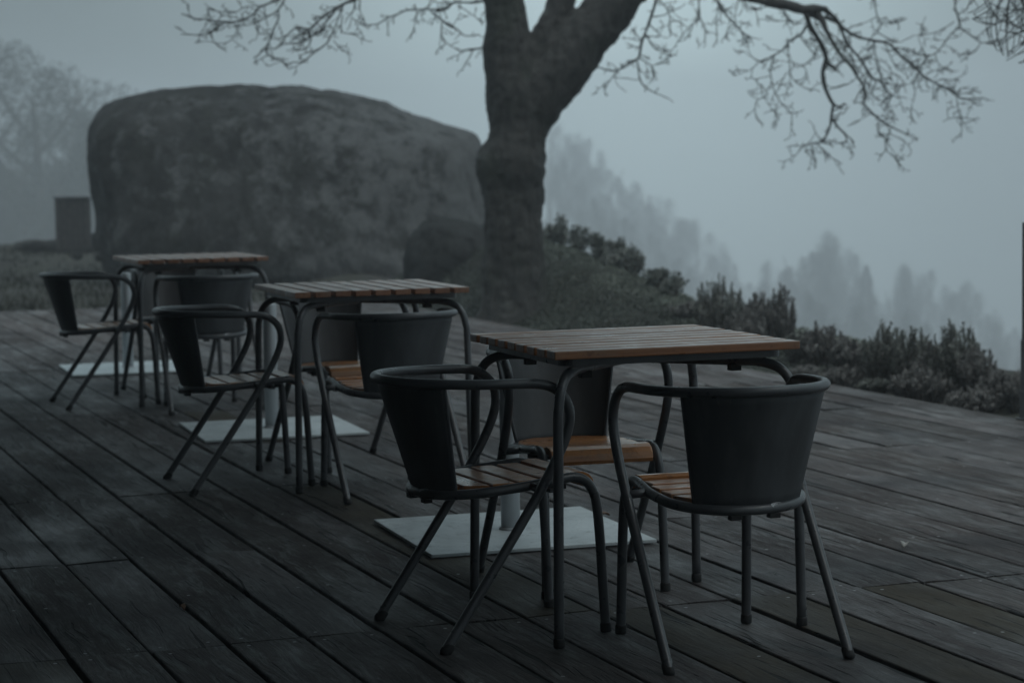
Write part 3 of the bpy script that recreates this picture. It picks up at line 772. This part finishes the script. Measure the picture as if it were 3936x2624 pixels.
z3('g', [(760, 190, 18), (745, 220, 15), (710, 260, 13), (630, 310, 12), (590, 360, 10), (530, 400, 9), (470, 435, 9), (410, 450, 8), (360, 420, 6)], [(410, 455, 6), (350, 510, 5), (290, 510, 5)],
   [(530, 400, 9), (500, 480, 8), (500, 560, 8), (520, 650, 8), (560, 730, 8), (610, 790, 7), (650, 830, 7), (700, 825, 4)], [(625, 320, 8), (630, 400, 7), (640, 480, 7), (650, 550, 7), (700, 610, 7), (760, 645, 6), (820, 655, 5)],
   [(490, 560, 5), (390, 595, 4), (465, 650, 4), (465, 700, 4), (400, 740, 4), (385, 810, 5), (405, 865, 5)], [(720, 260, 5), (775, 330, 4)], [(640, 450, 5), (740, 490, 5), (765, 570, 4)], [(740, 490, 5), (800, 440, 4), (900, 395, 4)], [(555, 740, 5), (530, 800, 5), (490, 815, 6)], [(620, 530, 4), (580, 600, 5), (560, 660, 5)], [(650, 830, 5), (650, 880, 5)])
z3('h', [(590, 50, 9), (605, 90, 8), (620, 140, 8), (680, 185, 7), (690, 160, 5), (530, 155, 4)], [(300, -10, 9), (330, 50, 8), (390, 70, 8), (470, 50, 6)], [(385, 70, 6), (400, 140, 5)])
z3('i', [(1240, -160, 12), (1255, -20, 10), (1270, 80, 9), (1290, 150, 8), (1310, 180, 8), (1280, 240, 6), (1230, 280, 4)], [(1310, 165, 7), (1370, 175, 6), (1440, 165, 6)], [(1280, 240, 5), (1380, 300, 4)], [(1285, 120, 4), (1220, 150, 4)])
t1('j', [(470, -60, 15), (440, -10, 14), (400, 120, 13), (360, 220, 12), (345, 300, 11), (300, 330, 9), (220, 370, 8), (130, 350, 7)], [(345, 300, 8), (410, 345, 7), (430, 400, 6)], [(340, 320, 7), (355, 410, 7), (400, 470, 6), (500, 515, 4)],
   [(240, 375, 4), (180, 440, 4)], [(380, 180, 7), (430, 250, 7), (490, 260, 5)], [(360, 215, 5), (290, 200, 4)], [(440, -10, 7), (500, 60, 6), (510, 155, 4)], [(500, 60, 4), (570, 40, 4)], [(415, 345, 5), (490, 320, 5)])
t1('k', [(700, -60, 12), (740, -10, 10), (800, 80, 9), (870, 150, 9), (900, 185, 6), (960, 200, 4)], [(880, 160, 4), (930, 210, 4)], [(650, -50, 9), (655, -10, 8), (665, 90, 8), (690, 150, 6), (690, 230, 4)], [(665, 95, 5), (600, 150, 5), (550, 220, 4)], [(765, -30, 5), (755, 80, 4), (750, 160, 4)], [(880, -40, 6), (850, 60, 5), (850, 140, 4)])
ll('l', [(1000, -260, 18), (850, -150, 15), (700, -15, 12), (640, 20, 10), (580, 50, 10), (540, 90, 9), (470, 120, 9), (400, 128, 9), (300, 115, 8), (230, 110, 8), (180, 90, 10)], [(370, 135, 7), (310, 185, 6), (240, 200, 6), (170, 195, 6)],
   [(740, -30, 10), (690, 60, 9), (620, 100, 7), (540, 140, 6), (440, 145, 5)], [(690, 60, 9), (690, 110, 9), (660, 180, 8), (635, 250, 8), (630, 310, 9), (700, 340, 7), (720, 355, 7)], [(630, 315, 6), (570, 345, 6)], [(310, 190, 4), (325, 240, 4), (350, 260, 5)],
   [(470, 130, 6), (450, 200, 5), (400, 240, 4)], [(600, 35, 5), (500, 40, 5), (440, 75, 6), (380, 70, 5)], [(350, 120, 5), (370, 80, 4), (300, 45, 4)], [(560, 140, 5), (580, 190, 5), (640, 185, 4)])
ll('m', [(1250, -200, 26), (1200, -90, 24), (1130, -10, 20), (1080, 15, 15), (1010, 50, 13), (940, 100, 12), (870, 160, 11), (790, 165, 8), (740, 200, 8), (710, 245, 7)], [(1020, 45, 9), (970, 120, 10), (920, 180, 10), (860, 220, 9), (790, 245, 8), (720, 250, 7)],
   [(1060, 30, 8), (1030, 100, 8), (1000, 180, 8), (960, 250, 8), (880, 310, 8), (830, 350, 7), (780, 350, 5)], [(860, 170, 8), (875, 220, 8), (850, 270, 9), (790, 290, 6)], [(1000, 230, 5), (1040, 275, 4), (1080, 295, 4)],
   [(1130, -10, 9), (1120, 50, 8), (1100, 100, 6), (1160, 130, 5)], [(1050, 90, 7), (1055, 180, 6), (1130, 190, 6)], [(1160, -20, 5), (1150, 60, 4)])
ll('n', [(1900, -30, 15), (1850, 5, 14), (1780, 15, 12), (1680, 15, 11), (1640, 50, 10), (1560, 55, 10), (1430, 58, 8), (1380, 75, 8), (1300, 110, 7), (1240, 140, 7), (1160, 140, 6)], [(1480, 65, 5), (1465, 120, 4), (1450, 180, 4)], [(1550, 65, 8), (1610, 110, 9), (1645, 140, 12)],
   [(1650, 130, 7), (1700, 170, 7), (1750, 205, 6), (1820, 200, 5)], [(1615, 110, 6), (1615, 200, 6), (1650, 250, 5), (1700, 285, 4)], [(1640, 250, 4), (1590, 285, 4)], [(1880, 250, 9), (1840, 270, 8), (1780, 280, 15), (1745, 285, 8)], [(1680, 15, 6), (1600, 20, 5), (1560, 0, 5)], [(1700, 30, 5), (1780, 80, 5), (1840, 130, 5)])
for k, (V, Fc) in TW.items(): obj('branch', (V, [], Fc), BARK, tree, True)

# second tree, out of frame on the right, whose fine twigs hang into the corner
t2 = empty('twiggy_tree'); tag(t2, 'tree at top right showing only a dense tangle of fine hanging twigs', 'tree')
Y2 = 13.5
bp = at(4700, 1700, Y2); zb = terrain(bp.x, bp.y)
P = [Vector((bp.x, bp.y, zb-.2)), Vector((bp.x-.02, bp.y, 1.2)), at(4640, -100, Y2), at(4560, -700, Y2)]
tube('trunk', P, [.13]*1+[.12]*6+[.1]*6+[.06]*6, BARK, t2, 14, 6, .1) if False else None
path = catmull(P, 6); R = [.15-.10*i/(len(path)-1) for i in range(len(path))]
V, Fc = [], []; ringmesh(V, Fc, rings(path, R, 14, .1)); obj('trunk', (V, [], Fc), BARK, t2, True)
V, Fc = [], []
for (x0, y0) in ((4620, -80), (4600, -350), (4580, -550)):
    a, b = at(x0, y0, Y2), at(4010, y0*.35-60, Y2-.3)
    p = catmull([a, a.lerp(b, .5)+Vector((0, 0, .22)), b], 6); ringmesh(V, Fc, rings(p, [.04-.028*i/(len(p)-1) for i in range(len(p))], 8))
ri = random.Random(8)
for i in range(120):
    sx, sy = ri.uniform(3740, 4160), ri.uniform(-200, 130); Y = Y2+ri.uniform(-.6, .6)
    tot = ri.uniform(180, 420); ang = ri.uniform(1.1, 2.9) if ri.random() < .75 else ri.uniform(-.3, 1.1); curl = ri.uniform(-2.2, 2.2)
    pts = []; x, y = sx, sy
    for k in range(8):
        pts.append(at(x, y, Y)); x += cos(ang)*tot/8; y += sin(ang)*tot/8; ang += curl/8; Y += ri.uniform(-.04, .04)
        lim = 3936-(230-y*.75)
        if x < lim-25 or y > 250+ri.uniform(0, 30): break
    if len(pts) > 2: ringmesh(V, Fc, rings(catmull(pts, 3), ri.uniform(.0024, .0044), 5))
obj('branch', (V, [], Fc), BARK, t2, True)

# ------------------------------------------------------------ boulders
def boulder(name, outline, c, Yc, depth, mat, amp=.06, nphi=120, nth=56, slope=(0, 0), sc=1.6735, pw=.5, seed=0.):
    cx, cy = c
    pol = sorted((math.atan2(-(y-cy), x-cx), math.hypot(x-cx, y-cy)) for x, y in outline)
    def R(a):
        a = (a+pi) % (2*pi)-pi
        for i in range(len(pol)):
            a0, r0 = pol[i-1] if i else (pol[-1][0]-2*pi, pol[-1][1]); a1, r1 = pol[i]
            if a0 <= a <= a1: f = (a-a0)/(a1-a0+1e-9); return r0+(r1-r0)*f
        a0, r0 = pol[-1]; a1, r1 = pol[0][0]+2*pi, pol[0][1]; f = (a-a0)/(a1-a0); return r0+(r1-r0)*f
    RR = [sum(R(2*pi*(i+k)/nphi) for k in (-1, 0, 0, 1))/4 for i in range(nphi)]
    C = at(cx*sc, cy*sc, Yc); k = sc/F*Yc; V, Fc = [], []
    for j in range(1, nth):
        th = pi*j/nth; s = sin(th)**pw; dcos = cos(th); dd = -depth*(abs(dcos)**.8)*(1 if dcos > 0 else -1)
        for i in range(nphi):
            a = 2*pi*i/nphi; r = RR[i]*s*k; x, z = r*cos(a), r*sin(a)
            # slightly roll the picture plane back with the camera roll
            X = C+RT*x+UPV*z; X.y += dd+slope[0]*x+slope[1]*z
            n = (X-C).normalized(); q = X*.9+Vector((seed, 0, 0))
            X += n*(amp*noise.fractal(q, .8, 2.1, 5)+amp*.35*noise.noise(X*3.3)+amp*.22*noise.noise(X*9)+amp*.12*noise.noise(X*21))
            V.append(tuple(X))
    for j in range(nth-2):
        for i in range(nphi): i2 = (i+1) % nphi; Fc.append((j*nphi+i, j*nphi+i2, (j+1)*nphi+i2, (j+1)*nphi+i))
    Fc.append(tuple(range(nphi))[::-1]); b = (nth-2)*nphi; Fc.append(tuple(b+i for i in range(nphi)))
    return obj(name, (V, [], Fc), mat, None, True)
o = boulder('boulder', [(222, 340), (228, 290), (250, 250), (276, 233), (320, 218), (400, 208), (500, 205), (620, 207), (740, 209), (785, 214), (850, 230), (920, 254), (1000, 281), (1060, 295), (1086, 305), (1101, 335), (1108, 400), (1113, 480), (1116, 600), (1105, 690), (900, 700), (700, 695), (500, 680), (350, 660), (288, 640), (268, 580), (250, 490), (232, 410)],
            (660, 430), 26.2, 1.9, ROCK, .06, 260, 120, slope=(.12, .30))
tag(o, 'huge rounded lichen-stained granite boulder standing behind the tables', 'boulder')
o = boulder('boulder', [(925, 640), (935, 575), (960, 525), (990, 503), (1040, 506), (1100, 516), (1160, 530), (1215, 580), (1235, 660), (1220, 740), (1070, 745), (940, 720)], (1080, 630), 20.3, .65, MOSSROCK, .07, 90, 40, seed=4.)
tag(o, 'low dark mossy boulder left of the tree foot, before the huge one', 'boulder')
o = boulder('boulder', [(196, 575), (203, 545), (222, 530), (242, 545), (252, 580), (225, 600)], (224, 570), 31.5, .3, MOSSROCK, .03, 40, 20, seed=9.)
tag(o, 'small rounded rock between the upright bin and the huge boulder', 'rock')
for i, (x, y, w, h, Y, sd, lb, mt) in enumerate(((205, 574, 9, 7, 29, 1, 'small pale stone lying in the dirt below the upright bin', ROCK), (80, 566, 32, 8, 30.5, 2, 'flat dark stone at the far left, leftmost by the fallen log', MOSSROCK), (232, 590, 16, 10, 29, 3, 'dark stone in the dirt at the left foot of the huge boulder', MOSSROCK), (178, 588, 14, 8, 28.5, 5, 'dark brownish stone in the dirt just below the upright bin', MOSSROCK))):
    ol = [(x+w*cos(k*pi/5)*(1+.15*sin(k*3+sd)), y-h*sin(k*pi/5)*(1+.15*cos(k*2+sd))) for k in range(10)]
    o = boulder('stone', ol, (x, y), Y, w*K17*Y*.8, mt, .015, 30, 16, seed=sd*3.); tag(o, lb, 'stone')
# fallen log
a, b = D(40, 570, 31.5), D(150, 562, 31.2); z0 = max(terrain(a.x, a.y), -.2)
tube('fallen_log', [a, a.lerp(b, .3)+Vector((0, 0, .02)), a.lerp(b, .7), b], .085, BARK, None, 14, 5, .15); lg = bpy.context.scene.collection.objects[-1]
tag(lg, 'dark log lying on the ground left of the upright bin', 'log')

# upright bin on the plateau
YB = 31.; c = D(170, 560, YB); gz = terrain(c.x, c.y)
bt = empty('litter_bin', (c.x, c.y, gz), .12); tag(bt, 'dark upright slatted bin on the far ground, left of the huge boulder', 'bin')
hh = at(285, 753, YB).z-gz; w = 58*K17*YB*.62
bm = bmesh.new()
for s in range(4):
    for k in range(6):
        q = -w+2*w*(k+.5)/6; hw = w/6-.013
        if s == 0: box(bm, q-hw, q+hw, -w-.012, -w+.008, .05, hh-.035, .002)
        elif s == 1: box(bm, q-hw, q+hw, w-.008, w+.012, .05, hh-.035, .002)
        elif s == 2: box(bm, -w-.012, -w+.008, q-hw, q+hw, .05, hh-.035, .002)
        else: box(bm, w-.008, w+.012, q-hw, q+hw, .05, hh-.035, .002)
obj('slat_cladding', bm, mat_plain('dark_timber', (.014, .014, .014), (.05, .05, .05), .85, 20), bt)
bm = bmesh.new(); box(bm, -w-.035, w+.035, -w-.035, w+.035, hh-.033, hh, .006); obj('lid', bm, STEEL, bt)
bm = bmesh.new(); box(bm, -w+.012, w-.012, -w+.012, w-.012, -.15, hh-.04, .004); obj('liner', bm, RUB, bt)

# ------------------------------------------------------------ shrubs at the right of the deck
rb = random.Random(33)
def edgeY(px, v): return v/(.34311+.9393*(px-1968)/F)
def plume_shrub(px, top, width, v, lb, n=46):
    Y = edgeY(px*1.6735, v); p = D(px, top-8, Y); gz = terrain(p.x, p.y); H = p.z-gz; W = 1.3*width*K17*Y/2
    t = empty('rosemary_shrub', (p.x, p.y, gz)); tag(t, lb, 'shrub', 'upright bushy shrubs along the deck edge')
    V, Fc, A = [], [], []; SV, SF = [], []
    for i in range(n):
        a = rb.uniform(0, 2*pi); rr = sqrt(rb.random()); bx, by = W*.55*rr*cos(a), W*.55*rr*sin(a)
        tx, ty = W*(.95*rr+rb.gauss(0, .06))*cos(a), W*(.95*rr+rb.gauss(0, .06))*sin(a)
        h = H*(1-.38*rr**2)*rb.uniform(.55, 1.05)
        pts = [Vector((bx, by, -.03)), Vector((bx+(tx-bx)*.55, by+(ty-by)*.55, h*.42)), Vector((tx, ty, h*.78)), Vector((tx+rb.gauss(0, .01), ty+rb.gauss(0, .01), h))]
        path = catmull(pts, 7); ringmesh(SV, SF, rings(path, [.005-.0035*k/(len(path)-1) for k in range(len(path))], 4))
        sh = rb.random(); L = len(path); pr = rb.uniform(.016, .026)
        for k in range(74):
            f = rb.uniform(.04, 1.); q = f*(L-1); k0 = min(int(q), L-2); c = path[k0].lerp(path[k0+1], q-k0); ax = (path[k0+1]-path[k0]).normalized()
            rd = Vector((rb.gauss(0, 1), rb.gauss(0, 1), 0)).normalized(); d = (ax*rb.uniform(.7, 1.3)+rd*rb.uniform(.3, 1)).normalized()
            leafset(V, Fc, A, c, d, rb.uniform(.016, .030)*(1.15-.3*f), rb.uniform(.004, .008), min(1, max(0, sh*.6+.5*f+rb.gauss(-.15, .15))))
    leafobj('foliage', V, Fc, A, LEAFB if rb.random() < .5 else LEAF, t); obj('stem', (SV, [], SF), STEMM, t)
SH = [(1600, 700, 90, 6.7, 'low dim shrub where the bank meets the row of deck-edge shrubs'), (1652, 640, 100, 6.4, 'tallest rounded shrub left of the pair, above the far edge of the front table'), (1712, 715, 90, 6.2, 'low shrub filling the gap between two taller ones beyond the front table'),
 (1740, 672, 46, 6.5, 'slim shrub with forked top just left of the bigger plume-topped one'), (1792, 660, 62, 6.5, 'plume-topped shrub leaning above the far right corner of the front table'), (1836, 768, 60, 6.3, 'small shrub just above the right tip of the front table'),
 (1892, 748, 92, 6.3, 'fluffy shrub right of the front table tip, before the open gap'), (1950, 785, 66, 6.3, 'thin shrub beside the open gap in the row'), (2036, 750, 96, 6.2, 'dark shrub starting the dense clump right of the open gap'),
 (2098, 760, 84, 6.2, 'middle shrub of the dense dark clump at right'), (2150, 790, 80, 6.15, 'lower shrub in the dense clump, left of its peak'), (2196, 742, 104, 6.2, 'peaked shrub forming the highest point of the right-hand clump'),
 (2243, 800, 76, 6.2, 'shrub on the falling right shoulder of the dense clump'), (2290, 858, 70, 6.15, 'small low shrub right of the dense clump'), (2342, 862, 56, 6.15, 'rightmost shrub, directly behind the metal post'),
 (2120, 850, 120, 6.0, 'short spreading shrub at the foot of the dense clump'), (1935, 850, 110, 6.0, 'short spreading shrub at the foot of the fluffy one'), (2010, 880, 60, 6.0, 'small tuft at the deck edge below the open gap'), (2235, 900, 100, 5.98, 'short tuft on the deck edge below the right shoulder of the clump'), (1850, 850, 60, 6.02, 'short tuft on the deck edge behind the right table leg')]
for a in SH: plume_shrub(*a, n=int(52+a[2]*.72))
def round_shrub(px, top, width, Y, lb, dens=1.):
    p = D(px, top, Y); gz = terrain(p.x, p.y)-.03; H = max(p.z-gz, .2); W = width*K17*Y/2
    t = empty('leafy_bush', (p.x, p.y, gz)); tag(t, lb, 'bush', 'loose leafy bushes on the crest of the bank')
    V, Fc, A = [], [], []; SV, SF = [], []
    for i in range(int(11*dens)):
        a = rb.uniform(0, 2*pi); rr = sqrt(rb.random()); e = Vector((W*rr*cos(a), W*rr*sin(a), H*(1-.35*rr*rr)*rb.uniform(.62, 1.03)))
        m = Vector((e.x*.4, e.y*.4, e.z*.5))+Vector((rb.gauss(0, .03), rb.gauss(0, .03), 0)); path = catmull([Vector((e.x*.15, e.y*.15, -.02)), m, e], 6)
        ringmesh(SV, SF, rings(path, [.007-.005*k/(len(path)-1) for k in range(len(path))], 4))
        for k in range(70):
            f = rb.uniform(.3, 1.) if k < 45 else rb.uniform(.88, 1.02); q = min(f, 1)*(len(path)-1); k0 = min(int(q), len(path)-2); c = path[k0].lerp(path[k0+1], q-k0)
            off = Vector((rb.gauss(0, 1), rb.gauss(0, 1), rb.gauss(.2, 1))).normalized()
            leafset(V, Fc, A, c+off*rb.uniform(0, .035), off+Vector((0, 0, .4)), rb.uniform(.022, .042), rb.uniform(.014, .026), rb.random())
    leafobj('foliage', V, Fc, A, LEAF, t); obj('stem', (SV, [], SF), STEMM, t)
for a in ((1285, 500, 62, 19.6, 'bush on the bank crest nearest the tree trunk, highest on the skyline'), (1262, 530, 60, 19.8, 'low bush on the crest touching the right side of the trunk'), (1330, 518, 52, 19., 'bush with two upright tips, second on the crest from the trunk'), (1375, 535, 60, 18.6, 'dark bush on the crest between the two-tipped one and the twiggy one'),
          (1412, 533, 36, 18.3, 'thin twiggy bush sticking up from the middle of the crest'), (1448, 568, 56, 18., 'bush on the descending crest below the twiggy one'), (1420, 585, 80, 18.1, 'broad low bush in the middle of the crest'), (1505, 618, 50, 17.3, 'small bush low on the right end of the crest'), (1545, 655, 46, 16.9, 'sparse bush at the foot of the crest, before the deck-edge row')): round_shrub(*a)
HAZE, HTOP, ANI = .0045, 13., .25
SUNE, SUNEL, SUNAZ, SUNANG = 1., 66., 150., 60.
OVC, SKY, EXPO = (3.5, 4.55, 4.8), .14, 0.
GAZ, GEL, GPOW, GK, GB, GZ = 3., 3., 95., 1.1, .19, 1.42
EAVE, EAVEU = 3.4, -3.8
# ------------------------------------------------------------ fog-veiled trees on the slopes
rf = random.Random(77)
def crown_mesh(seed, kind):
    r = random.Random(seed); V, Fc, A = [], [], []
    if kind == 0:      # broad crown: leaf tufts on lobes
        lobes = [(Vector((r.gauss(0, .24), r.gauss(0, .24), r.uniform(.28, .86))), r.uniform(.10, .22)) for _ in range(20)]
        for c, R in lobes:
            for k in range(2600):
                d = Vector((r.gauss(0, 1), r.gauss(0, 1), r.gauss(0, 1))).normalized(); p = c+d*R*(r.random()**.4)*1.08
                leafset(V, Fc, A, p, d+Vector((0, 0, .3)), r.uniform(.0055, .0095), r.uniform(.0045, .0078), r.random())
    elif kind == 2:    # half-bare wispy crown: many small upright sprays with gaps between
        for _ in range(46):
            a = r.uniform(0, 6.28); rad = .30*sqrt(r.random()); h = r.uniform(.22, .95)*(1-.35*(rad/.3)**2); c = Vector((rad*cos(a), rad*sin(a), h)); R = r.uniform(.03, .085)
            for k in range(1100):
                d = Vector((r.gauss(0, 1), r.gauss(0, 1), r.gauss(0, 1.7))).normalized(); p = c+Vector((d.x*R, d.y*R, d.z*R*1.7))*(r.random()**.55)*1.15
                leafset(V, Fc, A, p, d+Vector((0, 0, .6)), r.uniform(.005, .010), r.uniform(.004, .007), r.random())
    else:              # narrow pointed crown
        for k in range(24000):
            h = r.random()**.8; ph = r.uniform(0, 2*pi); lay = .75+.25*sin(h*46+seed); R = .20*(1-h)**.75*lay*r.uniform(.35, 1.08)+.008
            p = Vector((R*cos(ph), R*sin(ph), .14+h*.86)); leafset(V, Fc, A, p, Vector((cos(ph), sin(ph), -.2+r.gauss(0, .4))), r.uniform(.006, .012), r.uniform(.004, .008), r.random())
    return V, Fc, A
def trunk_mesh(kind, seed):
    r = random.Random(seed); V, Fc = [], []
    path = catmull([Vector((0, 0, -.03)), Vector((.01, 0, .3)), Vector((-.01, .01, .6)), Vector((0, 0, .86))], 4)
    ringmesh(V, Fc, rings(path, [.024-.02*i/(len(path)-1) for i in range(len(path))], 8))
    for k in range(9):
        h = .25+.06*k; a = r.uniform(0, 6.28); L = r.uniform(.15, .28) if kind == 0 else .12
        ringmesh(V, Fc, rings(catmull([Vector((0, 0, h)), Vector((cos(a)*L*.5, sin(a)*L*.5, h+.08)), Vector((cos(a)*L, sin(a)*L, h+.2))], 3), [.009-.001*i for i in range(7)], 5))
    return V, Fc
protos = []
for i, kd in enumerate((2, 1, 2, 1, 2, 0, 0)):
    t = empty('foggy_tree'); leafobj('crown', *crown_mesh(i+3, kd), FARM, t)
    V, Fc = trunk_mesh(kd, i); obj('trunk', (V, [], Fc), STEMM, t, True); protos.append(t)
used = set()
def far_tree(px, top, Y, kind, lb, grp, wide=1.):
    Y *= 2.32 if px > 1000 else 2.0
    p = D(px, top, Y); gz = terrain(p.x, p.y); H = max(3, p.z-gz)
    if kind in used: t = copy_tree(protos[kind])
    else: t = protos[kind]; used.add(kind)
    t.location = (p.x, p.y, gz); t.scale = (H*wide, H*wide, H); t.rotation_euler = (0, 0, rf.uniform(0, 6.28)); tag(t, lb, 'tree', grp)
far_tree(70, 124, 60, 2, 'large fog-veiled tree at the left edge, tallest left of the boulder', None, 1.5)
far_tree(-60, 150, 64, 5, 'foggy tree cut by the left frame edge beside the tallest one', None, 1.4)
far_tree(165, 225, 70, 0, 'shorter foggy tree between the tallest left one and the boulder', None, 1.3)
far_tree(232, 290, 82, 4, 'very faint small tree in fog just left of the boulder', None, 1.)
far_tree(10, 330, 62, 6, 'dark low foggy tree at the left edge below the tall crowns', None, 1.2)
G = 'fog-veiled trees on the slope beyond the terrace'; LB = 'faint grey tree in the wood on the foggy slope, right of the bare tree'
ridge = [(1215, 330), (1262, 262), (1330, 300), (1400, 372), (1455, 425), (1500, 448), (1545, 492), (1600, 512), (1660, 590), (1720, 640)]
for i, (x, y) in enumerate(ridge): far_tree(x, y, 128+rf.uniform(-6, 8), (i % 3)*2, LB, G, rf.uniform(.8, 1.15))
for i, (x, y) in enumerate([(1300, 370), (1370, 440), (1430, 490), (1490, 540), (1545, 580), (1600, 625), (1650, 670)]): far_tree(x, y, 100+rf.uniform(-6, 6), ((i+1) % 3)*2, LB, G, rf.uniform(.8, 1.))
for i, (x, y) in enumerate([(1790, 590), (1835, 560), (1880, 545), (1935, 560), (1990, 610), (2060, 620), (2110, 600), (2170, 660), (2230, 655), (2290, 720), (2345, 745), (1740, 650)]): far_tree(x, y, 100+rf.uniform(-8, 8), ((i+2) % 3)*2 if i != 4 else 1, LB, G, rf.uniform(.6, .85))
for i, (x, y) in enumerate([(1760, 700), (1850, 680), (1930, 690), (2010, 720), (2090, 720), (2170, 760), (2250, 790), (2330, 830)]): far_tree(x, y, 78+rf.uniform(-6, 6), (i % 3)*2 if i != 5 else 3, LB, G, rf.uniform(.7, .95))

# ------------------------------------------------------------ unseen building, added so its eaves darken the near deck (left of and behind the camera)
bl = empty('shade_building', (0, 0, 0), PHI); tag(bl, 'unseen dark building with deep eaves, added beside and behind the camera to shade the deck', 'building')
WOODW = mat_plain('dark_cladding', (.035, .032, .030), (.06, .055, .05), .8, 6)
bm = bmesh.new(); box(bm, -13., 6., -1.35, -1.1, -.1, 3.2); obj('wall', bm, WOODW, bl)
bm = bmesh.new(); box(bm, -13.4, 6.4, -4., EAVE, 3.21, 3.40); obj('roof', bm, WOODW, bl)
bm = bmesh.new()
for k in range(7): box(bm, -13.+2.6*k, -12.88+2.6*k, EAVE-.16, EAVE-.04, 3.02, 3.2095)
obj('eaves_bracket', bm, WOODW, bl)
# ------------------------------------------------------------ air
hz = bpy.data.materials.new('haze_volume'); hz.use_nodes = True; nt = hz.node_tree
nt.nodes.remove(nt.nodes['Principled BSDF']); vol = nt.nodes.new('ShaderNodeVolumePrincipled')
vol.inputs['Color'].default_value = (.90, .95, 1., 1); vol.inputs['Density'].default_value = HAZE
vol.inputs['Anisotropy'].default_value = ANI
nt.links.new(vol.outputs[0], nt.nodes['Material Output'].inputs['Volume'])
bm = bmesh.new(); xs = [v.co for v in gr.data.vertices]
x0, x1 = min(c.x for c in xs)-3, max(c.x for c in xs)+3; y0, y1 = min(c.y for c in xs)-3, max(c.y for c in xs)+3
box(bm, x0, x1, y0, y1, min(c.z for c in xs)-1, HTOP); o = obj('haze', bm, hz); tag(o, kind='stuff')

# ------------------------------------------------------------ light
EL, AZ = radians(SUNEL), radians(SUNAZ)     # soft brightness ahead and slightly right, behind the fog
sd = bpy.data.lights.new('sun', 'SUN'); sd.energy = SUNE; sd.angle = radians(SUNANG); sd.color = (1, .97, .93)
so = bpy.data.objects.new('sun', sd); COL.objects.link(so)
dr = Vector((sin(AZ)*cos(EL), cos(AZ)*cos(EL), sin(EL)))
so.rotation_euler = (-dr).to_track_quat('-Z', 'Y').to_euler()
wd = bpy.data.worlds.new('World'); S.world = wd; wd.use_nodes = True; nt = wd.node_tree; bg = nt.nodes['Background']
sky = nt.nodes.new('ShaderNodeTexSky'); sky.sky_type = 'NISHITA'; sky.sun_disc = False; sky.sun_elevation = EL; sky.sun_rotation = AZ
sky.air_density = 1.; sky.dust_density = 6; sky.ozone_density = 1.5
mx = nt.nodes.new('ShaderNodeMix'); mx.data_type = 'RGBA'; mx.inputs[0].default_value = .85; mx.inputs[7].default_value = (*OVC, 1)
nt.links.new(sky.outputs[0], mx.inputs[6])
# thin cloud in front of the sun: the overcast is brightest around one direction and dims away from it
tcw = nt.nodes.new('ShaderNodeTexCoord'); dp = nt.nodes.new('ShaderNodeVectorMath'); dp.operation = 'DOT_PRODUCT'
g = Vector((sin(radians(GAZ))*cos(radians(GEL)), cos(radians(GAZ))*cos(radians(GEL)), sin(radians(GEL)))); dp.inputs[1].default_value = g
nt.links.new(tcw.outputs['Generated'], dp.inputs[0])
mxx = nt.nodes.new('ShaderNodeMath'); mxx.operation = 'MAXIMUM'; nt.links.new(dp.outputs['Value'], mxx.inputs[0]); mxx.inputs[1].default_value = 0
pw_ = nt.nodes.new('ShaderNodeMath'); pw_.operation = 'POWER'; nt.links.new(mxx.outputs[0], pw_.inputs[0]); pw_.inputs[1].default_value = GPOW
ma = nt.nodes.new('ShaderNodeMath'); ma.operation = 'MULTIPLY_ADD'; nt.links.new(pw_.outputs[0], ma.inputs[0]); ma.inputs[1].default_value = GK; ma.inputs[2].default_value = GB
# standard overcast sky: the zenith is brighter than the horizon
sx = nt.nodes.new('ShaderNodeSeparateXYZ'); nt.links.new(tcw.outputs['Generated'], sx.inputs[0])
zc = nt.nodes.new('ShaderNodeMath'); zc.operation = 'MAXIMUM'; nt.links.new(sx.outputs[2], zc.inputs[0]); zc.inputs[1].default_value = 0
zm = nt.nodes.new('ShaderNodeMath'); zm.operation = 'MULTIPLY_ADD'; nt.links.new(zc.outputs[0], zm.inputs[0]); zm.inputs[1].default_value = GZ; nt.links.new(ma.outputs[0], zm.inputs[2])
sc_ = nt.nodes.new('ShaderNodeVectorMath'); sc_.operation = 'SCALE'; nt.links.new(mx.outputs[2], sc_.inputs[0]); nt.links.new(zm.outputs[0], sc_.inputs['Scale'])
nt.links.new(sc_.outputs[0], bg.inputs['Color']); bg.inputs['Strength'].default_value = SKY
S.view_settings.view_transform = 'Standard'; S.view_settings.look = 'None'; S.view_settings.gamma = 1; S.view_settings.use_curve_mapping = False
S.view_settings.exposure = EXPO
cy = S.cycles; cy.max_bounces = 6; cy.diffuse_bounces = 3; cy.glossy_bounces = 3; cy.volume_bounces = 2; cy.transmission_bounces = 1
cy.use_denoising = True; cy.volume_step_rate = 4; cy.use_adaptive_sampling = False
